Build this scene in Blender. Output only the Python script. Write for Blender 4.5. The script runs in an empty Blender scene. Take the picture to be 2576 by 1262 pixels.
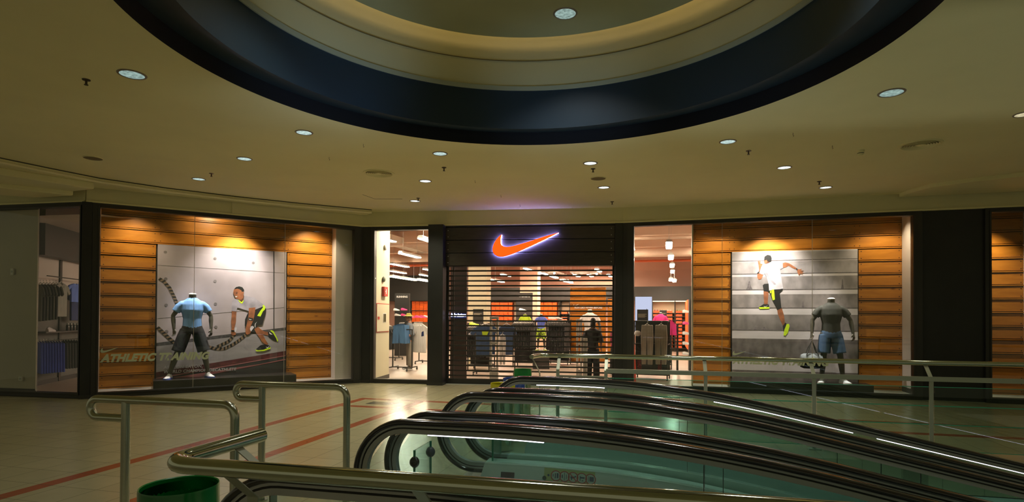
import bpy, bmesh, math, random
from mathutils import Vector, Matrix
random.seed(7)
scn = bpy.context.scene
COL = scn.collection
PI = math.pi

# ------------------------------------------------------------------ camera
F_PX, PY, PITCH, ROLL, EYE = 1459.7, 778.6, 0.0123, -0.00556, 1.6
def cam_dir(d):
    c, s = math.cos(ROLL), math.sin(ROLL)
    X = d[0]*c + d[2]*s; Z = -d[0]*s + d[2]*c; Y = d[1]
    c, s = math.cos(PITCH), math.sin(PITCH)
    return Vector((X, Y*c - Z*s, Y*s + Z*c))
def ray(x, y): return cam_dir(((x-1288)/F_PX, 1, -(y-PY)/F_PX))
def at_z(x, y, z):
    r = ray(x, y); return r*((z-EYE)/r.z) + Vector((0, 0, EYE))
def at_y(x, y, Y):
    r = ray(x, y); return r*(Y/r.y) + Vector((0, 0, EYE))
cam_data = bpy.data.cameras.new('camera')
cam_data.sensor_width = 36; cam_data.lens = F_PX/2576*36
cam_data.shift_y = (PY-631)/2576
cam_data.clip_end = 200
cam = bpy.data.objects.new('camera', cam_data); COL.objects.link(cam)
R_, U_, B_ = cam_dir((1,0,0)), cam_dir((0,0,1)), -cam_dir((0,1,0))
cam.matrix_world = Matrix(((R_.x,U_.x,B_.x,0),(R_.y,U_.y,B_.y,0),(R_.z,U_.z,B_.z,EYE),(0,0,0,1)))
scn.camera = cam

# ------------------------------------------------------------------ frames
TA = math.radians(12.5)
tc, ts = math.cos(TA), math.sin(TA)
def ST(s, t, z=0): return Vector((s*tc + t*ts, -s*ts + t*tc, z))
def st_pix(t, x, y):
    r = ray(x, y); k = t/(r.x*ts + r.y*tc); P = r*k
    return P.x*tc - P.y*ts, P.z + EYE
class Frame:
    def __init__(f, A, B):
        f.A = Vector((A[0], A[1], 0)); d = Vector((B[0]-A[0], B[1]-A[1], 0)); f.len = d.length
        f.u = d.normalized(); f.n = Vector((-f.u.y, f.u.x, 0)); f.rz = math.atan2(f.u.y, f.u.x)
    def w(f, u, v, z=0): return f.A + f.u*u + f.n*v + Vector((0, 0, z))
    def pix(f, x, y, v=0):
        r = ray(x, y); A = f.A + f.n*v; k = A.dot(f.n)/r.dot(f.n); W = r*k
        return (W-f.A).dot(f.u), W.z + EYE
P0, P1, P2, P3, P4 = (-13.2,12.08), (-8.15,11.07), (-3.6,14.0), (2.52,13.2), (12.2,10.29)
FF = {'FL': Frame(P0, P1), 'L': Frame(P1, P2), 'C': Frame(P2, P3), 'R': Frame(P3, P4)}

# ------------------------------------------------------------------ mesh builder
def lin(h):
    c = [int(h[i:i+2], 16)/255 for i in (0, 2, 4)]
    return tuple(x/12.92 if x <= .04045 else ((x+.055)/1.055)**2.4 for x in c) + (1,)
class MB:
    def __init__(s): s.v = []; s.f = []
    def add(s, vs, fs):
        o = len(s.v); s.v += [tuple(p) for p in vs]; s.f += [tuple(i+o for i in f) for f in fs]; return s
    def box(s, x0, x1, y0, y1, z0, z1):
        return s.add([(x0,y0,z0),(x1,y0,z0),(x1,y1,z0),(x0,y1,z0),(x0,y0,z1),(x1,y0,z1),(x1,y1,z1),(x0,y1,z1)],
                     [(0,3,2,1),(4,5,6,7),(0,1,5,4),(1,2,6,5),(2,3,7,6),(3,0,4,7)])
    def hexa(s, b, t):
        return s.add(list(b)+list(t), [(0,3,2,1),(4,5,6,7),(0,1,5,4),(1,2,6,5),(2,3,7,6),(3,0,4,7)])
    def quad(s, *p): return s.add(p, [tuple(range(len(p)))])
    def loft(s, rings, cap=True, closed=False):
        n = len(rings[0]); vs = [p for r in rings for p in r]; fs = []
        m = len(rings)
        for i in range(m if closed else m-1):
            for j in range(n):
                a, b = i*n+j, i*n+(j+1) % n; c, d = ((i+1) % m)*n+(j+1) % n, ((i+1) % m)*n+j
                fs.append((a, b, c, d))
        if cap and not closed: fs += [tuple(range(n))[::-1], tuple(range((m-1)*n, m*n))]
        return s.add(vs, fs)
    def tube(s, pts, r, n=12, cap=True, closed=False, flat=None):
        pts = [Vector(p) for p in pts]; m = len(pts); rs = r if isinstance(r, (list, tuple)) else [r]*m
        rings = []; N = None
        for i, p in enumerate(pts):
            if closed: d = pts[(i+1) % m] - pts[i-1]
            else: d = (pts[min(i+1, m-1)] - pts[max(i-1, 0)])
            d.normalize()
            if N is None: N = d.orthogonal().normalized() if flat is None else (Vector(flat)-d*d.dot(Vector(flat))).normalized()
            else:
                N = (N - d*d.dot(N)).normalized()
            Bn = d.cross(N); q = rs[i]; qa, qb = q if isinstance(q, tuple) else (q, q)
            rings.append([p + N*(qa*math.cos(2*PI*k/n)) + Bn*(qb*math.sin(2*PI*k/n)) for k in range(n)])
        return s.loft(rings, cap, closed)
    def cyl(s, x, y, z0, z1, r, n=24, r2=None):
        r2 = r if r2 is None else r2
        return s.loft([[(x+r*math.cos(2*PI*k/n), y+r*math.sin(2*PI*k/n), z0) for k in range(n)],
                       [(x+r2*math.cos(2*PI*k/n), y+r2*math.sin(2*PI*k/n), z1) for k in range(n)]])
    def lathe(s, prof, n=32, c=(0,0), closed=False):
        rings = [[(c[0]+r*math.cos(2*PI*k/n), c[1]+r*math.sin(2*PI*k/n), z) for k in range(n)] for r, z in prof]
        return s.loft(rings, cap=False, closed=closed)
    def ell(s, c, rx, ry, rz, n=12, m=8):
        rings = []
        for i in range(1, m):
            th = PI*i/m
            rings.append([(c[0]+rx*math.sin(th)*math.cos(2*PI*k/n), c[1]+ry*math.sin(th)*math.sin(2*PI*k/n), c[2]-rz*math.cos(th)) for k in range(n)])
        return s.loft(rings)
    def prism(s, poly, y0, y1):
        """outline in x,z extruded along y, triangulated caps"""
        from mathutils.geometry import tessellate_polygon
        n = len(poly); tri = tessellate_polygon([[Vector((p[0], p[1], 0)) for p in poly]])
        vs = [(p[0], y0, p[1]) for p in poly] + [(p[0], y1, p[1]) for p in poly]
        fs = [tuple(t) for t in tri] + [tuple(i+n for i in t)[::-1] for t in tri]
        fs += [(i, (i+1) % n, n+(i+1) % n, n+i) for i in range(n)]
        return s.add(vs, fs)
    def move(s, d=(0,0,0), rz=0, sc=1):
        c, q = math.cos(rz), math.sin(rz)
        s.v = [((x*c-y*q)*sc+d[0], (x*q+y*c)*sc+d[1], z*sc+d[2]) for x, y, z in s.v]; return s
    def build(s, name, m, parent=None, loc=None, rz=0, smooth=False, bevel=0, subsurf=0):
        me = bpy.data.meshes.new(name); me.from_pydata(s.v, [], s.f)
        bm = bmesh.new(); bm.from_mesh(me); bmesh.ops.recalc_face_normals(bm, faces=bm.faces); bm.to_mesh(me); bm.free()
        if m is not None: me.materials.append(m)
        o = bpy.data.objects.new(name, me); COL.objects.link(o)
        if smooth is True or smooth:
            me.polygons.foreach_set('use_smooth', [True]*len(me.polygons))
            me.set_sharp_from_angle(angle=math.radians(45 if smooth is True else smooth))
        if parent is not None: o.parent = parent
        if loc is not None: o.location = loc
        o.rotation_euler[2] = rz
        if bevel:
            b = o.modifiers.new('bevel', 'BEVEL'); b.width = bevel; b.segments = 2; b.limit_method = 'ANGLE'
        if subsurf:
            q = o.modifiers.new('sub', 'SUBSURF'); q.levels = q.render_levels = subsurf
        return o
def B(*a): return MB().box(*a)
def tag(o, label=None, cat=None, group=None, kind=None):
    if label: o['label'] = label
    if cat: o['category'] = cat
    if group: o['group'] = group
    if kind: o['kind'] = kind
    return o
def struct(o): o['kind'] = 'structure'; return o
def thing(name, label, cat, loc=(0,0,0), rz=0, group=None):
    o = bpy.data.objects.new(name, None); COL.objects.link(o); o.empty_display_size = .1
    o.location = loc; o.rotation_euler[2] = rz
    return tag(o, label, cat, group)
def dup(root, loc, rz=0, label=None, group=None, scale=None):
    r = root.copy(); COL.objects.link(r); r.location = loc; r.rotation_euler[2] = rz
    if label: r['label'] = label
    if group: r['group'] = group
    if scale: r.scale = (scale,)*3
    for ch in [o for o in bpy.data.objects if o.parent == root]:
        c = ch.copy(); COL.objects.link(c); c.parent = r
        for g in [o for o in bpy.data.objects if o.parent == ch]:
            d = g.copy(); COL.objects.link(d); d.parent = c
    return r
def remesh(o, vs, smooth=2):
    m = o.modifiers.new('remesh', 'REMESH'); m.mode = 'VOXEL'; m.voxel_size = vs; m.use_smooth_shade = True
    if smooth:
        k = o.modifiers.new('smooth', 'SMOOTH'); k.iterations = smooth; k.factor = .5
    return o
def text(name, body, size, m, parent=None, depth=.002, shear=0, offset=0, spacing=1, sx=1, loc=(0,0,0), center=True, loc2=None):
    """flat upright lettering in the local x,z plane, facing -y"""
    cu = bpy.data.curves.new(name, 'FONT'); cu.body = body; cu.size = size; cu.extrude = depth; cu.shear = shear
    cu.offset = offset; cu.space_character = spacing; cu.align_x = 'CENTER' if center else 'LEFT'
    tmp = bpy.data.objects.new(name+'_tmp', cu); COL.objects.link(tmp)
    dg = bpy.context.evaluated_depsgraph_get(); me = bpy.data.meshes.new_from_object(tmp.evaluated_get(dg))
    bpy.data.objects.remove(tmp); bpy.data.curves.remove(cu)
    for v in me.vertices:
        x, y, z = v.co; v.co = (x*sx, -z, y)
    me.materials.clear(); me.materials.append(m); me.name = name
    o = bpy.data.objects.new(name, me); COL.objects.link(o); o.location = loc
    if parent is not None: o.parent = parent
    return o

# ------------------------------------------------------------------ materials
MATS = {}
def mat(name, col, rough=.5, metal=0, spec=.5, emit=None, es=1, coat=0):
    if name in MATS: return MATS[name]
    m = bpy.data.materials.new(name); m.use_nodes = True; b = m.node_tree.nodes['Principled BSDF']
    c = lin(col) if isinstance(col, str) else col
    b.inputs['Base Color'].default_value = c; b.inputs['Roughness'].default_value = rough
    b.inputs['Metallic'].default_value = metal; b.inputs['Specular IOR Level'].default_value = spec
    b.inputs['Coat Weight'].default_value = coat
    if emit:
        b.inputs['Emission Color'].default_value = lin(emit); b.inputs['Emission Strength'].default_value = es
    m.diffuse_color = c; MATS[name] = m
    return m
def nodes(m): return m.node_tree.nodes, m.node_tree.links
def noisy(m, scale=8, amount=.25, stretch=(1,1,1), detail=6, bump=0, rough_var=0, col2=None):
    """modulate the base colour with object-space noise"""
    N, L = nodes(m); b = N['Principled BSDF']; c = b.inputs['Base Color'].default_value[:]
    tc_ = N.new('ShaderNodeTexCoord'); mp = N.new('ShaderNodeMapping'); mp.inputs['Scale'].default_value = stretch
    n = N.new('ShaderNodeTexNoise'); n.inputs['Scale'].default_value = scale; n.inputs['Detail'].default_value = detail
    mix = N.new('ShaderNodeMix'); mix.data_type = 'RGBA'
    mix.inputs['A'].default_value = c
    mix.inputs['B'].default_value = lin(col2) if col2 else tuple(x*(1-amount) for x in c[:3])+(1,)
    rp = N.new('ShaderNodeMapRange'); rp.inputs['From Min'].default_value = .35; rp.inputs['From Max'].default_value = .65
    L.new(tc_.outputs['Object'], mp.inputs['Vector']); L.new(mp.outputs['Vector'], n.inputs['Vector'])
    L.new(n.outputs['Fac'], rp.inputs['Value']); L.new(rp.outputs['Result'], mix.inputs['Factor'])
    L.new(mix.outputs['Result'], b.inputs['Base Color'])
    if bump:
        bp = N.new('ShaderNodeBump'); bp.inputs['Strength'].default_value = bump; bp.inputs['Distance'].default_value = .01
        L.new(n.outputs['Fac'], bp.inputs['Height']); L.new(bp.outputs['Normal'], b.inputs['Normal'])
    return m
def glass(name, tint, refl=1.0, base=.04):
    """thin architectural glass: tinted see-through with mirror reflection rising at grazing angles"""
    m = bpy.data.materials.new(name); m.use_nodes = True; N, L = nodes(m); N.remove(N['Principled BSDF'])
    out = N['Material Output']; tr = N.new('ShaderNodeBsdfTransparent'); tr.inputs['Color'].default_value = tint
    gl = N.new('ShaderNodeBsdfGlossy'); gl.inputs['Roughness'].default_value = .015
    lw = N.new('ShaderNodeLayerWeight'); lw.inputs['Blend'].default_value = .5
    p = N.new('ShaderNodeMath'); p.operation = 'POWER'; p.inputs[1].default_value = 5
    r = N.new('ShaderNodeMapRange'); r.inputs['To Min'].default_value = base; r.inputs['To Max'].default_value = refl
    mx = N.new('ShaderNodeMixShader')
    L.new(lw.outputs['Facing'], p.inputs[0]); L.new(p.outputs[0], r.inputs['Value']); L.new(r.outputs['Result'], mx.inputs['Fac'])
    L.new(tr.outputs[0], mx.inputs[1]); L.new(gl.outputs[0], mx.inputs[2]); L.new(mx.outputs[0], out.inputs['Surface'])
    MATS[name] = m
    return m
def emis(name, col, st):
    m = bpy.data.materials.new(name); m.use_nodes = True; N, L = nodes(m); N.remove(N['Principled BSDF'])
    e = N.new('ShaderNodeEmission'); e.inputs['Color'].default_value = lin(col); e.inputs['Strength'].default_value = st
    L.new(e.outputs[0], N['Material Output'].inputs['Surface']); MATS[name] = m
    return m
G_SHOP = glass('shop_glass', (.93,.95,.93,1), 1, .035)
G_RAIL = glass('railing_glass', (.80,.91,.88,1), 1, .045)
G_BAL = glass('balustrade_glass', (.82,.905,.895,1), 1, .045)
G_EDGE = mat('glass_edge', (.06,.42,.27,1), .15)
STEEL = noisy(mat('brushed_steel', (.48,.50,.41,1), .2, 1), 60, .15, (1,1,12))
CHROME = mat('polished_steel', (.50,.53,.43,1), .10, 1)
ALU = mat('aluminium_profile', (.46,.47,.47,1), .42, .25)
RUBBER = mat('black_rubber', (.012,.010,.011,1), .16, 0, .6, coat=.5)
DARKGAP = mat('dark_groove', (.012,.013,.012,1), .4)
BLACKM = mat('black_powder_coat', (.022,.022,.020,1), .42)
BLACK2 = mat('black_laminate', (.028,.027,.026,1), .5)
CHAR = noisy(mat('charcoal_panel', (.014,.0155,.016,1), .45), 3, .3)
BEIGE = noisy(mat('beige_plaster', (.66,.63,.38,1), .8), 1.3, .05)
CEIL = noisy(mat('ceiling_plaster', (.78,.74,.44,1), .85), 1.1, .05)
NAVY = noisy(mat('navy_gloss', (.016,.036,.060,1), .4), .8, .2)
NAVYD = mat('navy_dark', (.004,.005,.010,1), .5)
WHITEW = noisy(mat('white_wall', (.62,.56,.52,1), .7), 2, .06)
CREAM = noisy(mat('cream_wall', (.66,.60,.42,1), .7), 2, .05)
STFLOOR = noisy(mat('store_floor', (.40,.33,.27,1), .35), 1.5, .15, (1,1,1))
PINKC = noisy(mat('store_ceiling_paint', (.80,.50,.36,1), .8), .9, .15)
PINKB = noisy(mat('store_beam_paint', (.82,.58,.44,1), .7), 1.2, .1)
TRAY = mat('tray_orange', (.85,.13,.03,1), .5)
ORANGE = noisy(mat('orange_card', (1.0,.15,.012,1), .45), 5, .2)
WHITEP = mat('white_plastic', (.75,.72,.68,1), .35)
LAMP = emis('lamp_white', 'ffe8cc', 105)
LAMPD = emis('downlight_lens', 'e4f3ee', .95)
# ================================================================== mall floor
def floor_material():
    m = mat('mall_floor_tiles', (.30,.28,.17,1), .15, 0, .25)
    N, L = nodes(m); b = N['Principled BSDF']
    tcn = N.new('ShaderNodeTexCoord'); mp = N.new('ShaderNodeMapping'); mp.vector_type = 'TEXTURE'
    mp.inputs['Rotation'].default_value = (0, 0, -math.radians(14.5))
    sx = N.new('ShaderNodeSeparateXYZ'); L.new(tcn.outputs['Object'], mp.inputs['Vector']); L.new(mp.outputs['Vector'], sx.inputs[0])
    def M(op, a, b_=None, c=None):
        n = N.new('ShaderNodeMath'); n.operation = op
        for i, q in enumerate((a, b_, c)):
            if q is None: continue
            if isinstance(q, (int, float)): n.inputs[i].default_value = q
            else: L.new(q, n.inputs[i])
        return n.outputs[0]
    U, V = sx.outputs[0], sx.outputs[1]
    def band(c, x, w): return M('LESS_THAN', M('ABSOLUTE', M('SUBTRACT', c, x)), w)
    ur = M('GREATER_THAN', U, -5.67); vr = M('LESS_THAN', V, 10.27)
    red = M('MAXIMUM', M('MULTIPLY', M('MAXIMUM', band(U, -5.6, .082), band(U, -4.38, .082)), vr),
            M('MULTIPLY', M('MAXIMUM', band(V, 10.2, .082), band(V, 9.3, .082)), ur))
    gray = M('MULTIPLY', band(U, -4.97, .27), band(V, 9.75, .16))
    # faint joints every 0.3 m
    def joint(c): return M('LESS_THAN', M('ABSOLUTE', M('SUBTRACT', M('FRACT', M('DIVIDE', c, .4)), .5)), .011)
    j = M('MAXIMUM', joint(U), joint(V))
    ns = N.new('ShaderNodeTexNoise'); ns.inputs['Scale'].default_value = 5; ns.inputs['Detail'].default_value = 8
    L.new(mp.outputs['Vector'], ns.inputs['Vector'])
    wn = N.new('ShaderNodeTexWhiteNoise'); wn.noise_dimensions = '2D'
    cb = N.new('ShaderNodeCombineXYZ'); L.new(M('FLOOR', M('DIVIDE', M('ADD', U, .2), .4)), cb.inputs[0]); L.new(M('FLOOR', M('DIVIDE', M('ADD', V, .2), .4)), cb.inputs[1])
    L.new(cb.outputs[0], wn.inputs['Vector'])
    def mix(f, a, c):
        n = N.new('ShaderNodeMix'); n.data_type = 'RGBA'
        if isinstance(f, float): n.inputs['Factor'].default_value = f
        else: L.new(f, n.inputs['Factor'])
        for k, q in (('A', a), ('B', c)):
            if isinstance(q, tuple): n.inputs[k].default_value = q
            else: L.new(q, n.inputs[k])
        return n.outputs['Result']
    base = mix(M('MULTIPLY', ns.outputs['Fac'], .8), (.37,.345,.215,1), (.27,.25,.155,1))
    base = mix(M('MULTIPLY', wn.outputs['Value'], .18), base, (.22,.19,.11,1))
    base = mix(gray, base, (.075,.075,.055,1)); base = mix(red, base, (.26,.075,.035,1)); base = mix(M('MULTIPLY', j, .6), base, (.10,.085,.05,1))
    L.new(base, b.inputs['Base Color'])
    r = M('MULTIPLY_ADD', ns.outputs['Fac'], .10, .17); L.new(r, b.inputs['Roughness'])
    return m
FLOORM = floor_material()
V0 = .0
pa, pb, pc, pd = ST(-1.2, 1.96), ST(13, 1.96), ST(-1.2, 7.3), ST(13, 7.3)
outline = [(-14,-4), P0, P1, P2, P3, P4, (pd.x,pd.y), (pc.x,pc.y), (pa.x,pa.y), (pb.x,pb.y), (16,-4)]
m = MB().add([(p[0], p[1], 0) for p in outline], [tuple(range(len(outline)))])
for a, b in ((pa, pb), (pc, pa), (pd, pc)):
    m.quad((a.x,a.y,0), (b.x,b.y,0), (b.x,b.y,-.32), (a.x,a.y,-.32))
me_o = m.build('floor', FLOORM); struct(me_o)
# void below: cladding panels under the far slab edge and the level underneath
CLAD = noisy(mat('void_cladding', (.50,.56,.50,1), .4), 1, .06)
vf = thing('wall_void', None, None, ST(-1.2, 7.3, 0), -TA); struct(vf)
mb = MB(); x = 0.
while x < 14: mb.box(x+.006, x+1.42-.006, .0, .05, -3.6, -.33); x += 1.42
mb.build('cladding_panels', CLAD, vf); B(0, 14.2, .03, .1, -3.6, -.33).build('panel_backing', DARKGAP, vf)
lo = thing('wall_void_side', None, None, ST(-1.2, 1.96, 0), -TA); struct(lo)
B(-.05, 0, 0, 5.34, -3.6, -.33).build('cladding_panels', CLAD, lo)
o = B(-4, 20, -3, 12, -3.7, -3.6).build('floor_lower', noisy(mat('lower_floor', (.10,.10,.075,1), .3), 2, .2), None, ST(-1.2, 1.96, 0), -TA); struct(o)

# ================================================================== ceiling with round dome
CH = 4.1; DC = (.1, 5.07); RO = 3.31
poly = [(-14,-4), P0, P1, P2, P3, P4, (16,-4)]
def to_edge(th):
    dx, dy = math.cos(th), math.sin(th); best = 1e9
    for i in range(len(poly)):
        ax, ay = poly[i][0]-DC[0], poly[i][1]-DC[1]; bx, by = poly[(i+1) % len(poly)][0]-DC[0], poly[(i+1) % len(poly)][1]-DC[1]
        ex, ey = bx-ax, by-ay; den = dx*ey-dy*ex
        if abs(den) < 1e-9: continue
        t = (ax*ey-ay*ex)/den; q = (ax*dy-ay*dx)/den
        if t > 0 and -1e-6 <= q <= 1+1e-6: best = min(best, t)
    return best
angs = sorted([2*PI*k/192 for k in range(192)] + [math.atan2(p[1]-DC[1], p[0]-DC[0]) % (2*PI) for p in poly])
vs, fs = [], []
for th in angs:
    e = to_edge(th)
    vs += [(DC[0]+RO*math.cos(th), DC[1]+RO*math.sin(th), CH), (DC[0]+e*math.cos(th), DC[1]+e*math.sin(th), CH)]
n = len(angs)
for i in range(n): a, b = 2*i, 2*((i+1) % n); fs.append((a, a+1, b+1, b))
struct(MB().add(vs, fs).build('ceiling', CEIL))
dome = thing('ceiling_dome', None, None, (DC[0], DC[1], CH)); struct(dome)
MB().lathe([(RO,-.012), (RO+.02,-.012), (RO+.02,.0)], 192).build('opening_rim', CEIL, dome, smooth=True)
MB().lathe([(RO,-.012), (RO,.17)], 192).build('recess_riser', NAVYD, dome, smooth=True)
MB().lathe([(RO,.17), (2.90,.10)], 192).build('recess_soffit', NAVY, dome, smooth=True)
MB().lathe([(2.90,.09), (2.885,.61)], 192).build('navy_drum', NAVY, dome, smooth=True)
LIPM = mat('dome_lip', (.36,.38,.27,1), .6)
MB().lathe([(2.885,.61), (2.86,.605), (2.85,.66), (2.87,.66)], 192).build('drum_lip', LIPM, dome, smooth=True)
MB().lathe([(2.87,.66), (2.88,1.02), (2.88,1.65)], 192).build('upper_drum', BEIGE, dome, smooth=True)
MB().lathe([(2.874,1.012), (2.868,1.012), (2.868,1.022), (2.874,1.022)], 192).build('drum_seam', mat('plaster_crack', (.16,.13,.06,1), .8), dome)
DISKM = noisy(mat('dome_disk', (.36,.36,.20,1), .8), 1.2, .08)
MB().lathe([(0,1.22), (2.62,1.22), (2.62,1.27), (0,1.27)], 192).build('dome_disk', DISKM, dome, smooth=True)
MB().lathe([(0,1.66), (2.9,1.66)], 96).build('dome_top', BEIGE, dome)
MB().lathe([(2.50,1.29), (2.55,1.29), (2.55,1.31), (2.50,1.31)], 128, closed=True).build('cove_strip', emis('cove_warm', 'ffd898', 5), dome)

# perimeter ceiling, slightly lower, beyond a curved shadow gap
curve = [at_z(x, y, 4.1) for x, y in ((-250,352), (0,396), (120,421), (250,447), (420,472), (590,493), (760,511), (880,522), (935,527))]
pts = [(p.x, p.y) for p in curve]
o_in = [(P2[0]+.12, P2[1]-.1), (P2[0]-.05, P2[1]-.08), (P1[0]+.02, P1[1]-.1), (P0[0], P0[1]-.1)]
loop = pts + o_in; nn = len(loop)
m = MB().add([(x, y, 4.025) for x, y in loop] + [(x, y, 4.1) for x, y in loop], [tuple(range(nn))] + [(i, (i+1) % nn, nn+(i+1) % nn, nn+i) for i in range(nn)])
struct(m.build('ceiling_perimeter', CEIL))
m = MB(); m.tube([(x, y, 4.097) for x, y in pts], .012, 6); struct(m.build('trim_shadow_gap', DARKGAP)); struct(MB().tube([(x, y, 4.028) for x, y in pts], .022, 8).build('trim_riser_light', mat('riser_light_tone', (.85,.80,.52,1), .8), smooth=True))  # pale strip added along the step, its lighter colour imitating a lit riser
curve = [at_z(x, y, 4.1) for x, y in ((2262,487), (2290,476), (2340,462), (2450,447), (2576,433), (2750,410))]
pts = [(p.x, p.y) for p in curve]
loop = pts + [(P4[0], P4[1]-.1)] + [(7.9, 11.48)]; nn = len(loop)
m = MB().add([(x, y, 4.03) for x, y in loop] + [(x, y, 4.1) for x, y in loop], [tuple(range(nn))] + [(i, (i+1) % nn, nn+(i+1) % nn, nn+i) for i in range(nn)])
struct(m.build('ceiling_perimeter_right', CEIL))
# stepped slabs over the side corridor at the left
for k, (a, b, c, d, z0, z1) in enumerate((((-60,415),(238,462),(170,470),(-60,440),3.90,4.03), ((-60,440),(185,468),(90,474),(-60,462),3.82,4.03))):
    q = [at_z(*p, 4.0) for p in (a, b, c, d)]
    m = MB().hexa([(p.x, p.y, z0) for p in q], [(p.x, p.y, z1) for p in q]); struct(m.build('ceiling_step', CEIL, bevel=.02))

# ================================================================== facade
def fthing(name, label, cat, fr, u, v=0, z=0, group=None):
    f = FF[fr]; p = f.w(u, v, z); return thing(name, label, cat, p, f.rz, group)
fas = []
for nm, fr in (('wall_fascia_left','FL'), ('wall_fascia_front','L'), ('wall_fascia_center','C'), ('wall_fascia_right','R')):
    f = FF[fr]; t = fthing(nm, None, None, fr, 0); struct(t)
    B(0, f.len, -.03, .12, 3.76, 4.2).build('fascia_board', BEIGE, t)
    B(0, f.len, -.055, .12, 3.745, 3.775).build('fascia_lip', CEIL, t)
    if fr == 'L': B(2.52, 2.83, -.05, 0, 3.78, 4.03).build('joint_cover', BEIGE, t)
    if fr == 'C': B(1.72, 2.08, -.045, 0, 3.78, 4.1).build('joint_cover', BEIGE, t)
def window(num, fr, u0, u1, z0=.1, z1=3.66, ou0=None, ou1=None, seams=(), zt=3.745):
    """black profile frame from ou0..ou1, glass from u0..u1"""
    t = fthing('window_%d' % num, None, None, fr, 0); struct(t)
    ou0 = u0-.1 if ou0 is None else ou0; ou1 = u1+.1 if ou1 is None else ou1
    m = MB(); m.box(ou0, u0, -.05, .1, 0, zt); m.box(u1, ou1, -.05, .1, 0, zt); m.box(u0, u1, -.05, .1, 0, z0); m.box(u0, u1, -.05, .1, z1, zt)
    m.box(u0-.03, u0, -.065, -.05, z0-.03, z1+.03); m.box(u1, u1+.03, -.065, -.05, z0-.03, z1+.03)
    m.box(u0, u1, -.065, -.05, z0-.03, z0); m.box(u0, u1, -.065, -.05, z1, z1+.03)
    m.build('window_frame', BLACKM, t, bevel=.004)
    cuts = [u0] + list(seams) + [u1]
    for a, b in zip(cuts, cuts[1:]):
        B(a+.002, b-.002, .02, .032, z0, z1).build('glass_pane', G_SHOP, t)
        if b != u1: B(b-.004, b+.004, .018, .034, z0, z1).build('glass_joint', mat('joint_silicone', (.42,.38,.32,1), .4), t)
    return t
window(1, 'FL', 1.2, 5.07, ou1=5.14, seams=(4.02,))
window(2, 'L', .22, 5.17, ou0=.1, ou1=5.33, seams=(1.83, 3.62))
window(3, 'C', .30, 1.645, ou0=.2, ou1=1.68)
window(4, 'R', .25, 5.70, ou0=.1, ou1=5.86, seams=(2.13, 3.90))
window(5, 'R', 7.0, 9.8, ou0=6.9)
def column(name, fr, u0, u1, v0, v1, m_, z1=3.745):
    t = fthing(name, None, None, fr, u0); struct(t)
    B(0, u1-u0, v0, v1, 0, z1).build('column_casing', m_, t, bevel=.006)
    B(-.01, u1-u0+.01, v0-.012, v1, 0, .07).build('plinth_strip', BLACKM, t)
column('trim_1', 'L', -.06, .1, -.07, .3, CHAR)
column('trim_2', 'L', 5.30, 5.42, -.04, .5, CHAR)
column('trim_3', 'C', .0, .2, -.06, .3, CHAR)
column('trim_4', 'C', 1.68, 2.04, -.26, .4, CHAR)
column('trim_5', 'C', 5.99, 6.17, -.06, .4, CHAR)
column('trim_6', 'R', -.02, .11, -.05, .4, CHAR)
t = fthing('wall_blank_panel', None, None, 'R', 5.86); struct(t)
B(0, 1.04, .0, .2, 0, 3.745).build('panel', CHAR, t, bevel=.004)
# header over the entrance : three bolted planks
t = fthing('wall_header', None, None, 'C', 2.04, 0, 2.79); struct(t)
B(0, 3.95, .02, .3, 0, .955).build('header_backing', DARKGAP, t)
PLK = noisy(mat('header_planks', (.045,.038,.030,1), .32), 4, .3, (1,1,6))
for k in range(3): B(.0, 3.95, -.02, .02, .012+k*.305, .012+k*.305+.287).build('header_plank', PLK, t, bevel=.006)
m = MB()
for k in range(3):
    for uu in (.06, 3.87):
        for dz in (.07, .22): m.loft([[(uu+.011*math.cos(a*PI/4), y, .012+k*.305+dz+.011*math.sin(a*PI/4)) for a in range(8)] for y in (-.02, -.027)])
m.build('header_bolts', ALU, t)
B(0, 3.95, -.03, .03, .925, .955).build('header_cap', BLACKM, t)

# ------------------------------------------------------------------ illuminated swoosh sign
SW = [(470,143),(448,163),(430,185),(417,208),(409,232),(407,252),(411,272),(421,288),(438,299),(458,304),(482,303),(508,297),(545,285),(600,263),(660,237),(720,209),(780,180),(830,155),(870,134),
      (830,145),(780,159),(720,178),(660,198),(600,216),(560,227),(530,233),(505,235),(485,231),(471,221),(464,206),(463,186),(465,165)]
def swoosh(w, h):
    return [((x-407)/463*w, (304-y)/170*h) for x, y in SW]
sg = fthing('swoosh_sign', 'large orange glowing swoosh emblem on the black header over the entrance', 'sign', 'C', 3.185, -.10, 3.0)
P = swoosh(1.53, .535)
MB().prism(P, -.03, .0).build('emblem_face', emis('sign_orange', 'ff3808', 3.6), sg)
cx, cz = .62, .2
Pc = [(x+(x-cx)*.012, z+(z-cz)*.03) for x, z in P]
MB().prism(Pc, .0, .035).build('emblem_casing', BLACKM, sg)
MB().prism([(x, z) for x, z in P], .036, .05).build('halo_strip', emis('sign_halo', '9090ff', 110), sg)

# ------------------------------------------------------------------ roller grille
gr = fthing('roller_grille', 'black see-through roller grille closing the store entrance', 'grille', 'C', 2.04, .16, 0)
m = MB(); z = .20
while z < 2.79: m.box(0, 3.95, -.007, .007, z-.018, z+.018); z += .1185
m.build('slats', BLACKM, gr)
B(0, 3.95, -.02, .02, 0, .13).build('bottom_bar', BLACKM, gr)
B(.0, .05, -.03, .03, 0, 2.8).build('guide_rail', BLACKM, gr); B(3.90, 3.95, -.03, .03, 0, 2.8).build('guide_rail', BLACKM, gr)
B(.15, .175, -.012, .012, 0, 2.8).build('tension_post', BLACKM, gr)
GC = glass('grille_film', (.90,.88,.86,1), .3, .01)
B(.05, 3.90, -.002, .002, .13, 2.79).build('curtain_film', GC, gr)

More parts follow.
